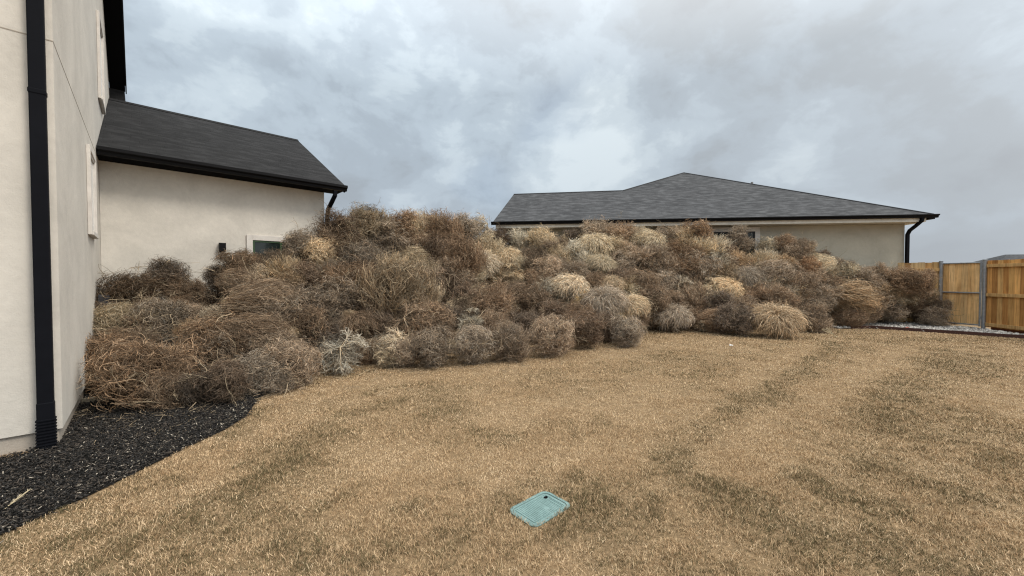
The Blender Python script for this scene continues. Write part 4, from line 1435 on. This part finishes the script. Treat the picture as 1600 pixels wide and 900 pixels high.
(-0.18,9.05,0.60,0.273,0.88,'N','g',0,'small spiky grey tumbleweed low in the heap, below the far roof end'),
(-5.27,5.50,0.75,0.172,0.88,'O','b',0,'small open branched brown tumbleweed in mid heap, before the near house wall'),
(-4.24,5.93,0.66,0.174,0.88,'B','p',0,'small bushy pale tumbleweed in mid heap, below the wall lamp, right of two'),
(1.18,10.51,1.18,0.307,0.88,'T','g',0,'small tangled grey tumbleweed in mid heap, below the low far ridge'),
(2.48,9.11,0.45,0.208,0.88,'T','s',0,'small tangled straw tumbleweed low in the heap, below the far ridge bend'),
(10.57,11.75,1.19,0.300,0.88,'O','g',0,'small open branched grey tumbleweed on the heap top, near the far house corner'),
(-3.51,6.15,0.51,0.165,0.88,'T','s',0,'small tangled straw tumbleweed low in the heap, below the garage window'),
(-0.38,11.25,1.52,0.360,0.88,'N','o',0,'small spiky tan tumbleweed in mid heap, below the far roof end'),
(0.99,7.41,0.19,0.214,0.88,'F','g',0,'small fluffy grey tumbleweed at the lawn edge, below the low far ridge'),
(3.13,9.60,0.43,0.338,0.88,'T','b',0,'small tangled brown tumbleweed at the lawn edge, below the far ridge bend'),
(-3.09,5.90,0.21,0.194,0.88,'T','g',0,'small tangled grey tumbleweed at the lawn edge, below the garage window, left of two'),
(12.02,11.48,1.20,0.257,0.88,'N','b',0,'small spiky brown tumbleweed on the heap top, near the gate'),
(3.19,10.86,1.35,0.288,0.88,'B','s',0,'small bushy straw tumbleweed in mid heap, below the far ridge bend'),
(-3.45,7.47,1.27,0.173,0.88,'O','g',0,'small open branched grey tumbleweed in mid heap, below the garage downspout'),
(12.01,11.88,0.63,0.301,0.88,'B','b',0,'small bushy brown tumbleweed low in the heap, before the gate'),
(-5.39,5.91,1.02,0.150,0.88,'F','g',0,'small fluffy grey tumbleweed on the heap top, near the bare garage wall'),
(-4.21,4.88,0.24,0.131,0.88,'O','g',0,'small open branched grey tumbleweed low in the heap, before the bare garage wall'),
(-4.52,6.10,0.77,0.207,0.88,'O','g',0,'small open branched grey tumbleweed in mid heap, below the wall lamp'),
(-2.94,9.14,2.59,0.273,0.88,'T','g',0,'small tangled grey tumbleweed on the heap top, near the open sky gap'),
(-3.75,5.27,0.29,0.146,0.88,'B','g',0,'small bushy grey tumbleweed low in the heap, below the wall lamp'),
(-4.48,4.44,0.12,0.110,0.88,'N','p',0,'small spiky pale tumbleweed on the mulch, before the near house wall'),
(6.55,11.74,1.87,0.310,0.88,'T','g',0,'small tangled grey tumbleweed in mid heap, below the far window'),
(-4.64,7.05,1.52,0.224,0.88,'T','p',0,'small tangled pale tumbleweed on the heap top, near the wall lamp'),
(-5.07,6.16,0.85,0.193,0.88,'T','g',0,'small tangled grey tumbleweed on the heap top, near the bare garage wall'),
(4.98,11.53,1.46,0.379,0.88,'O','g',0,'small open branched grey tumbleweed in mid heap, below the far roof peak'),
(-4.82,5.81,0.66,0.173,0.88,'N','o',0,'small spiky tan tumbleweed in mid heap, before the bare garage wall'),
(5.90,12.17,2.41,0.393,0.88,'N','s',0,'small spiky straw tumbleweed on the heap top, near the far roof peak'),
(-5.37,5.33,0.65,0.127,0.88,'N','g',0,'smaller small spiky grey tumbleweed in mid heap, before the near house wall'),
(1.32,9.12,0.56,0.244,0.88,'T','b',0,'small tangled brown tumbleweed low in the heap, below the low far ridge'),
(-5.23,6.07,1.00,0.171,0.88,'B','b',0,'small bushy brown tumbleweed on the heap top, near the bare garage wall'),
(8.03,11.64,1.91,0.303,0.88,'T','o',0,'small tangled tan tumbleweed on the heap top, near the bare far wall'),
(-3.01,6.04,0.19,0.170,0.88,'T','g',0,'small tangled grey tumbleweed at the lawn edge, below the garage window, right of two'),
(3.35,10.14,0.64,0.229,0.88,'T','s',0,'small tangled straw tumbleweed low in the heap, below the far roof peak'),
(-3.06,6.85,0.60,0.160,0.88,'T','g',0,'small tangled grey tumbleweed low in the heap, below the garage downspout'),
(7.51,10.52,0.37,0.282,0.88,'T','p',0,'small tangled pale tumbleweed at the lawn edge, before the bare far wall'),
(-2.93,7.07,0.72,0.163,0.88,'T','o',0,'small tangled tan tumbleweed low in the heap, below the garage downspout'),
(-4.34,5.09,0.31,0.111,0.88,'B','b',0,'small bushy brown tumbleweed low in the heap, before the bare garage wall'),
(-5.52,5.83,1.00,0.161,0.88,'F','b',0,'small fluffy brown tumbleweed on the heap top, near the near house wall'),
(5.55,12.19,2.39,0.279,0.88,'N','o',0,'small spiky tan tumbleweed on the heap top, near the far roof peak'),
(-5.14,5.50,0.71,0.145,0.88,'T','g',0,'small tangled grey tumbleweed in mid heap, before the near house wall'),
(-3.57,7.71,1.57,0.253,0.88,'N','g',0,'small spiky grey tumbleweed in mid heap, below the garage downspout'),
(-1.57,7.82,0.79,0.194,0.88,'F','s',0,'small fluffy straw tumbleweed low in the heap, below the open sky gap'),
(-4.43,5.11,0.39,0.172,0.88,'T','o',0,'small tangled tan tumbleweed low in the heap, before the bare garage wall'),
(-4.03,7.19,1.40,0.253,0.88,'T','o',0,'small tangled tan tumbleweed in mid heap, below the garage window'),
(-1.02,8.25,0.80,0.254,0.88,'T','b',0,'small tangled brown tumbleweed low in the heap, below the far roof end'),
(11.62,11.77,1.22,0.383,0.88,'F','g',0,'small fluffy grey tumbleweed on the heap top, near the far house corner'),
(-4.08,8.92,2.05,0.500,0.88,'T','d',1,'dull dark tumbleweed wedged deep in the heap below the garage downspout'),
(-3.82,9.59,2.21,0.550,0.88,'T','g',1,'dull grey tumbleweed wedged deep in the heap below the garage downspout'),
(-3.30,10.10,2.25,0.550,0.88,'T','b',1,'dull brown tumbleweed wedged deep in the heap below the open sky gap'),
(-2.73,10.46,2.19,0.550,0.88,'T','g',1,'dull grey tumbleweed wedged deep in the heap below the open sky gap'),
(-1.96,10.91,2.09,0.600,0.88,'T','d',1,'dull dark tumbleweed wedged deep in the heap below the open sky gap'),
(-1.32,11.56,2.13,0.550,0.88,'T','d',1,'dull dark tumbleweed wedged deep in the heap below the far roof end'),
(-0.69,12.03,2.08,0.550,0.88,'T','g',1,'dull grey tumbleweed wedged deep in the heap below the far roof end'),
(-0.20,12.35,1.97,0.500,0.88,'T','b',1,'dull brown tumbleweed wedged deep in the heap below the far roof end'),
(-1.03,11.44,1.52,0.500,0.88,'T','d',1,'dull dark tumbleweed wedged deep in the heap below the far roof end'),
(-1.75,10.72,1.60,0.500,0.88,'T','g',1,'dull grey tumbleweed wedged deep in the heap below the far roof end'),
(-0.40,12.36,1.33,0.500,0.88,'T','b',1,'dull brown tumbleweed wedged deep in the heap below the far roof end'),
(-2.52,10.27,1.59,0.500,0.88,'T','g',1,'dull grey tumbleweed wedged deep in the heap below the open sky gap'),
(7.13,11.77,1.58,0.448,0.88,'T','g',1,'dull grey tumbleweed wedged deep in the heap below the far window'),
(-1.47,7.58,0.37,0.435,0.88,'T','b',1,'dull brown tumbleweed wedged deep in the heap below the open sky gap'),
(2.18,9.37,0.46,0.423,0.88,'T','b',1,'dull brown tumbleweed wedged deep in the heap below the far ridge bend'),
(-3.56,5.99,0.34,0.400,0.88,'F','g',1,'dull grey tumbleweed wedged deep in the heap below the garage window'),
(11.60,12.12,0.77,0.426,0.88,'T','d',1,'dull dark tumbleweed wedged deep in the heap before the far house corner'),
(-6.14,5.86,0.80,0.417,0.88,'T','d',1,'dull dark tumbleweed wedged deep in the heap before the near house wall'),
(7.01,11.02,0.74,0.397,0.88,'T','g',1,'dull grey tumbleweed wedged deep in the heap below the far window'),
(-3.13,6.87,0.37,0.435,0.88,'T','d',1,'dull dark tumbleweed wedged deep in the heap below the garage downspout'),
(-2.75,7.46,0.63,0.421,0.88,'T','b',1,'dull brown tumbleweed wedged deep in the heap below the garage downspout'),
(-5.08,4.92,0.41,0.480,0.88,'T','b',1,'dull brown tumbleweed wedged deep in the heap before the near house wall'),
(6.78,12.25,2.15,0.385,0.88,'T','b',1,'dull brown tumbleweed wedged deep in the heap near the far window'),
(-1.76,8.50,1.06,0.420,0.88,'T','b',1,'dull brown tumbleweed wedged deep in the heap below the open sky gap'),
(-4.20,5.43,0.39,0.464,0.88,'T','g',1,'dull grey tumbleweed wedged deep in the heap before the bare garage wall'),
(-3.06,8.29,1.51,0.444,0.88,'T','d',1,'dull dark tumbleweed wedged deep in the heap below the garage downspout'),
]

# ------------------------------------------------------------------ tumbleweeds
wr = np.random.default_rng(77)


def unit(v):
    return v / np.maximum(np.linalg.norm(v, axis=-1, keepdims=True), 1e-9)


def grow(p0, d0, length, nseg, noise, pull=(0, 0, 0), curl=0.0):
    """twig paths: (N, nseg+1, 3)"""
    n = len(p0)
    P = [p0]
    d = unit(d0)
    step = np.asarray(length)[:, None] / nseg
    ax = unit(wr.normal(size=(n, 3)))
    pull = np.asarray(pull)
    for _ in range(nseg):
        P.append(P[-1] + d * step)
        d = unit(d + wr.normal(0, noise, (n, 3)) + pull + curl * np.cross(ax, d))
    return np.stack(P, 1)


def squash(P, lim):
    """keep tips inside a ragged ball"""
    r = np.linalg.norm(P, axis=-1, keepdims=True)
    k = lim[:, None, None]
    s = np.where(r < 0.75 * k, r, 0.75 * k + 0.25 * k * np.tanh((r - 0.75 * k) / (0.25 * k)))
    return P * (s / np.maximum(r, 1e-6))


def branch(par, n, spread, length, nseg, noise, lo=0.25, hi=1.0, pull=(0, 0, 0), curl=0.0):
    m, k = par.shape[:2]
    i = wr.integers(0, m, n)
    t = wr.uniform(lo, hi, n) * (k - 1)
    j = np.minimum(t.astype(int), k - 2)
    f = (t - j)[:, None]
    a, c = par[i, j], par[i, j + 1]
    p = a * (1 - f) + c * f
    d = unit(c - a) + wr.normal(0, spread, (n, 3))
    return grow(p, d, length * wr.uniform(0.55, 1.25, n), nseg, noise, pull, curl)


def tubes(paths, w0, w1):
    """three-sided tapered twigs from (N,K,3) paths -> verts, quads"""
    n, k = paths.shape[:2]
    t = unit(np.gradient(paths, axis=1))
    ref = unit(wr.normal(size=(n, 1, 3)))
    u = unit(np.cross(t, ref))
    v = np.cross(t, u)
    w = (np.linspace(1, 0, k)[None, :, None] * (w0 - w1) + w1) * wr.uniform(0.7, 1.3, (n, 1, 1)) * 0.5
    rings = np.stack([paths + w * (u * math.cos(a) + v * math.sin(a)) for a in (0, 2.0944, 4.18879)], 2)
    V = rings.reshape(-1, 3)
    b = (np.arange(n)[:, None] * k + np.arange(k - 1)[None, :])[..., None] * 3
    q = []
    for s in range(3):
        e = (s + 1) % 3
        q.append(np.concatenate([b + s, b + e, b + 3 + e, b + 3 + s], -1))
    Q = np.stack(q, 2).reshape(-1, 4)
    return V, Q


def assemble(name, layers):
    """layers: (paths, w0, w1, tone_lo, tone_hi)"""
    V, Q, K, off = [], [], [], 0
    for P, w0, w1, lo, hi in layers:
        v, q = tubes(P, w0, w1)
        n, k = P.shape[:2]
        tone = lo + (hi - lo) * wr.random(n) ** 2.0 * 1.15
        tone = np.where(wr.random(n) < 0.10, tone * 1.5, tone)
        hue = wr.normal(0, 0.05, n)
        col = np.stack([tone * (1 + hue), tone, tone * (1 - hue)], 1)
        V.append(v)
        Q.append(q + off)
        K.append(np.repeat(col, k * 3, 0))
        off += len(v)
    me = np_mesh(name, np.concatenate(V), np.concatenate(Q), None, np.concatenate(K))
    me.materials.append(M['weed'])
    return me


def lims(n, lo=0.82, hi=1.08):
    k = wr.uniform(lo, hi, n)
    return np.where(wr.random(n) < 0.09, k * wr.uniform(1.05, 1.35, n), k)


def sph(n):
    return unit(wr.normal(size=(n, 3)))


def proto_T(seed):          # tangled: criss-cross curly twigs
    p = grow(np.zeros((16, 3)) + wr.normal(0, 0.12, 3), sph(16), np.full(16, 0.85), 5, 0.25)
    s = branch(p, 170, 0.75, 0.6, 5, 0.3, 0.15, 1, curl=0.15)
    t = branch(s, 1500, 0.7, 0.42, 5, 0.3, 0.1, 1, curl=0.25)
    u = branch(t, 2300, 0.7, 0.24, 4, 0.3, 0.2, 1, curl=0.2)
    f = grow(wr.normal(0, 0.33, (1300, 3)), sph(1300), wr.uniform(0.25, 0.5, 1300), 4, 0.3)
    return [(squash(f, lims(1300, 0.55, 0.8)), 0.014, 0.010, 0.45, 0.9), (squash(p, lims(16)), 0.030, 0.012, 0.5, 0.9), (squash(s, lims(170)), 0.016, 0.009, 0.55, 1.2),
            (squash(t, lims(1500)), 0.014, 0.008, 0.5, 1.7), (squash(u, lims(2300, 0.85, 1.16)), 0.011, 0.007, 0.5, 1.8)]


def proto_F(seed):          # fluffy: fine, radial, dense
    p = grow(np.zeros((20, 3)) + wr.normal(0, 0.1, 3), sph(20), np.full(20, 0.8), 5, 0.12)
    s = branch(p, 300, 0.5, 0.5, 5, 0.14, 0.15, 1)
    t = branch(s, 2300, 0.45, 0.36, 4, 0.14, 0.1, 1)
    u = branch(t, 3000, 0.45, 0.22, 3, 0.16, 0.3, 1)
    f = grow(wr.normal(0, 0.33, (1300, 3)), sph(1300), wr.uniform(0.25, 0.5, 1300), 4, 0.3)
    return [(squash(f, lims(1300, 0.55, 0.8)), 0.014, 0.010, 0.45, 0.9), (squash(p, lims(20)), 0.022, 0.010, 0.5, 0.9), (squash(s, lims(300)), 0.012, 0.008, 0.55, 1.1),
            (squash(t, lims(2300)), 0.0105, 0.007, 0.55, 1.6), (squash(u, lims(3000, 0.88, 1.2)), 0.009, 0.006, 0.6, 1.8)]


def hemi(n, cone):
    """directions within a cone round +Z (cone in radians)"""
    z = np.cos(wr.uniform(0, 1, n) ** 0.6 * cone)
    a = wr.uniform(0, 2 * np.pi, n)
    r = np.sqrt(1 - z * z)
    return np.stack([r * np.cos(a), r * np.sin(a), z], 1)


def proto_B(seed):          # bushy: combed up and out from a root at the bottom
    n = 90
    root = np.array([[0, 0, -0.78]])
    p = grow(np.repeat(root, n, 0) + wr.normal(0, 0.06, (n, 3)), hemi(n, 1.5), wr.uniform(1.1, 1.6, n), 6, 0.07, (0, 0, 0.05))
    s = branch(p, 900, 0.28, 0.75, 5, 0.1, 0.15, 0.9)
    t = branch(s, 2600, 0.3, 0.38, 4, 0.13, 0.2, 1)
    f = grow(wr.normal(0, 0.36, (1600, 3)), sph(1600), wr.uniform(0.3, 0.6, 1600), 4, 0.3)
    return [(squash(p, lims(n)), 0.018, 0.009, 0.5, 1.0), (squash(s, lims(900)), 0.0115, 0.007, 0.5, 1.35),
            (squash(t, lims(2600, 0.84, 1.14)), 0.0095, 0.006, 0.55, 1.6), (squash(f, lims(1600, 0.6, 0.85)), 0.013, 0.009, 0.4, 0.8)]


def proto_D(seed):          # domed: strands arch from the crown and hang like a mop
    n = 700
    top = np.array([[0.0, 0.0, 0.45]]) + wr.normal(0, 0.12, (1, 3)) * np.array([[1, 1, 0.3]])
    d = hemi(n, 1.75)
    p = grow(np.repeat(top, n, 0) + wr.normal(0, 0.10, (n, 3)), d, wr.uniform(0.9, 1.7, n), 8, 0.10, (0, 0, -0.18))
    s = branch(p, 3000, 0.30, 0.42, 5, 0.14, 0.1, 0.9, (0, 0, -0.10))
    f = grow(wr.normal(0, 0.38, (1300, 3)), sph(1300) + np.array([[0, 0, -0.4]]), wr.uniform(0.3, 0.6, 1300), 4, 0.2)
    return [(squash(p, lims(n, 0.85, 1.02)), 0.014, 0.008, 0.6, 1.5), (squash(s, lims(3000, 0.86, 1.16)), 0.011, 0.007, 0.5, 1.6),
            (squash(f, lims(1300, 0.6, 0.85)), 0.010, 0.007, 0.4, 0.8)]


def proto_S(seed):          # wind-combed: strands swept one way round the ball
    n = 2400
    p0 = sph(n) * wr.uniform(0.35, 0.95, (n, 1)) + np.array([[-0.25, 0, 0]])
    tang = np.array([[1.0, 0, 0]]) + p0 * np.array([[0.0, 0.35, 0.45]]) + wr.normal(0, 0.28, (n, 3))
    p = grow(p0, tang, wr.uniform(0.3, 0.8, n), 6, 0.13, (0, 0, -0.035), 0.08)
    s = branch(p, 2600, 0.4, 0.3, 4, 0.18, 0.2, 1)
    f = grow(wr.normal(0, 0.36, (900, 3)), sph(900), wr.uniform(0.3, 0.6, 900), 4, 0.3)
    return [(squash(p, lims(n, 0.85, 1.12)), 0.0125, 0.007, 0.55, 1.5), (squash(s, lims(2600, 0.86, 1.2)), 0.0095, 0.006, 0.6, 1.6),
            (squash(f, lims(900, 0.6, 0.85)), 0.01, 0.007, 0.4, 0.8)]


def proto_N(seed):          # spiky: stiff upright straw
    n = 260
    root = np.array([[0, 0, -0.7]])
    p = grow(np.repeat(root, n, 0) + wr.normal(0, 0.16, (n, 3)), hemi(n, 1.15), wr.uniform(1.2, 1.75, n), 5, 0.05)
    s = branch(p, 1100, 0.22, 0.5, 4, 0.07, 0.35, 0.95)
    f = grow(wr.normal(0, 0.36, (1200, 3)), sph(1200), wr.uniform(0.3, 0.6, 1200), 4, 0.3)
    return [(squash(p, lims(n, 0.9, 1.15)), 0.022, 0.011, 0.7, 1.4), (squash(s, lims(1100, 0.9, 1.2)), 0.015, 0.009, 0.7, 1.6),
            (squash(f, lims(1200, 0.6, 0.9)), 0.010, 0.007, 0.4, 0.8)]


def proto_O(seed):          # open: few thick branches, airy crown; the thick branches become the part "stem"
    a = wr.uniform(0, 2 * np.pi)
    root = np.array([0.55 * math.cos(a), 0.55 * math.sin(a) - 0.2, 0.5])
    n = 11
    d = unit(-root[None] + sph(n) * 0.9)
    p = grow(np.repeat(root[None], n, 0), d, wr.uniform(0.7, 1.25, n), 7, 0.13, (0, 0, -0.06))
    s = branch(p, 95, 0.45, 0.5, 5, 0.13, 0.2, 0.95)
    t = branch(s, 620, 0.45, 0.3, 4, 0.15, 0.2, 1)
    u = branch(t, 900, 0.5, 0.2, 3, 0.2, 0.2, 1)
    f = grow(wr.normal(0, 0.42, (900, 3)), sph(900), wr.uniform(0.3, 0.6, 900), 5, 0.3)
    stem = [(squash(p, lims(n, 1.0, 1.3)), 0.032, 0.015, 0.8, 1.3), (squash(s[:40], lims(40, 1.0, 1.3)), 0.021, 0.012, 0.8, 1.4)]
    crown = [(squash(s[40:], lims(55, 1.0, 1.3)), 0.020, 0.012, 0.8, 1.4), (squash(t, lims(620, 1.0, 1.3)), 0.015, 0.010, 0.7, 1.5),
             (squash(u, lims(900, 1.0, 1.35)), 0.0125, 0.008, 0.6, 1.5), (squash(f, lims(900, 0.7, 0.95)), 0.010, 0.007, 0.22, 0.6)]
    return crown, stem


PROTO = {}
for ty, cnt, fn in (('T', 4, proto_T), ('F', 3, proto_F), ('B', 2, proto_B), ('D', 3, proto_D), ('S', 3, proto_S), ('N', 2, proto_N)):
    PROTO[ty] = [(assemble('tumbleweed', fn(k)), None) for k in range(cnt)]
PROTO['O'] = []
for k in range(3):
    cr, st = proto_O(k)
    PROTO['O'].append((assemble('tumbleweed', cr), assemble('stem', st)))

COL = dict(g=(0.36, 0.278, 0.20), b=(0.285, 0.203, 0.135), d=(0.19, 0.142, 0.103), s=(0.58, 0.465, 0.315), p=(0.64, 0.535, 0.395), r=(0.29, 0.195, 0.123),
           o=(0.40, 0.30, 0.195), w=(0.53, 0.445, 0.335), y=(0.46, 0.345, 0.19))
hr = random.Random(4)
for x, y, z, r, zs, ty, c, fill, lab in HEAP:
    main, stem = hr.choice(PROTO[ty])
    o = bpy.data.objects.new('tumbleweed', main)
    C.objects.link(o)
    o.location = (x, y, z)
    k = 1.03
    o.scale = (r * k, r * k, r * k * zs)
    if ty == 'S':
        rz = hr.choice((0, 0, math.pi)) + hr.uniform(-0.5, 0.5)
        o.rotation_euler = (hr.uniform(-0.2, 0.2), hr.uniform(-0.25, 0.25), rz)
    elif ty in 'DBN':
        # lean out of the heap, towards the lawn
        o.rotation_euler = (hr.uniform(0.05, 0.5), hr.uniform(-0.3, 0.3), hr.uniform(-0.5, 0.5))
    elif ty == 'O':
        o.rotation_euler = (hr.uniform(-0.3, 0.3), hr.uniform(-0.3, 0.3), hr.uniform(-0.8, 0.8))
    else:
        o.rotation_euler = (hr.uniform(-0.5, 0.5), hr.uniform(-0.5, 0.5), hr.uniform(0, 6.28))
    s = hr.uniform(0.82, 1.28)
    h = hr.uniform(-0.06, 0.06)
    cc = COL[c]
    if x < -2.9 and c in 'bgd':
        s *= 0.85            # brown, grey and dark bushes on the left get a darker tone
    elif x > 1.0:
        s *= 1.16            # and those towards the gate a paler one
    o.color = (cc[0] * s * (1 + h), cc[1] * s, cc[2] * s * (1 - h), 1)
    tag(o, lab, 'tumbleweed', 'tumbleweeds heaped between the two houses')
    if stem is not None:
        q = bpy.data.objects.new('stem', stem)
        C.objects.link(q)
        q.parent = o
        q.color = (min(1, cc[0] * 1.2), min(1, cc[1] * 1.2), min(1, cc[2] * 1.15), 1)


# ------------------------------------------------------------------ broken twigs: caught on the heap and shed on the lawn before it
def loose():
    H_ = np.array([(a[0], a[1], a[2], a[3], a[4]) for a in HEAP if not a[7]])
    n = 1500
    i = wr.integers(0, len(H_), n)
    d = sph(n)
    d[:, 1] = -np.abs(d[:, 1])
    d[:, 2] = d[:, 2] * 0.6 + 0.35
    d = unit(d)
    p0 = H_[i, :3] + d * (H_[i, 3] * wr.uniform(0.7, 0.98, n))[:, None]
    p0[:, 2] = np.maximum(p0[:, 2], 0.03)
    dr = unit(sph(n) * 0.9 + d * 0.55)
    p = grow(p0, dr, wr.uniform(0.10, 0.32, n), 5, 0.2)
    s = branch(p, 4200, 0.55, 0.13, 4, 0.2, 0.15, 0.95)
    # shed bits on the ground in front
    low = H_[(H_[:, 2] < 0.55) & (H_[:, 1] - H_[:, 3] < 11.3)]
    m = 900
    k = wr.integers(0, len(low), m)
    dist = wr.exponential(0.28, m)
    a = wr.normal(-math.pi / 2, 0.7, m)
    q0 = np.stack([low[k, 0] + np.cos(a) * (low[k, 3] * 0.8 + dist), low[k, 1] + np.sin(a) * (low[k, 3] * 0.8 + dist), wr.uniform(0.012, 0.03, m)], 1)
    th = wr.uniform(0, 2 * np.pi, m)
    q = grow(q0, np.stack([np.cos(th), np.sin(th), wr.normal(0.05, 0.12, m)], 1), wr.uniform(0.03, 0.20, m), 4, 0.2)
    q[:, :, 2] = np.clip(q[:, :, 2], 0.010, 0.07)
    q2 = branch(q, 1100, 0.5, 0.07, 3, 0.2, 0.1, 0.9)
    q2[:, :, 2] = np.clip(q2[:, :, 2], 0.010, 0.09)
    V, Q, K, off = [], [], [], 0
    for P, w0, w1 in ((p, 0.0075, 0.004), (s, 0.005, 0.0032), (q, 0.006, 0.003), (q2, 0.004, 0.0025)):
        v, f = tubes(P, w0, w1)
        c = np.array([[0.42, 0.33, 0.22]]) * (0.35 + 1.15 * wr.random(len(P)) ** 1.6)[:, None]
        V.append(v)
        Q.append(f + off)
        K.append(np.repeat(np.clip(c, 0, 0.8), P.shape[1] * 3, 0))
        off += len(v)
    me = np_mesh('loose_twigs', np.concatenate(V), np.concatenate(Q), None, np.concatenate(K))
    me.materials.append(M['chips'])
    o = bpy.data.objects.new('loose_twigs', me)
    C.objects.link(o)
    tag(o, 'broken pale twigs caught on the tumbleweeds and scattered along the lawn edge', 'twigs', kind='stuff')


loose()
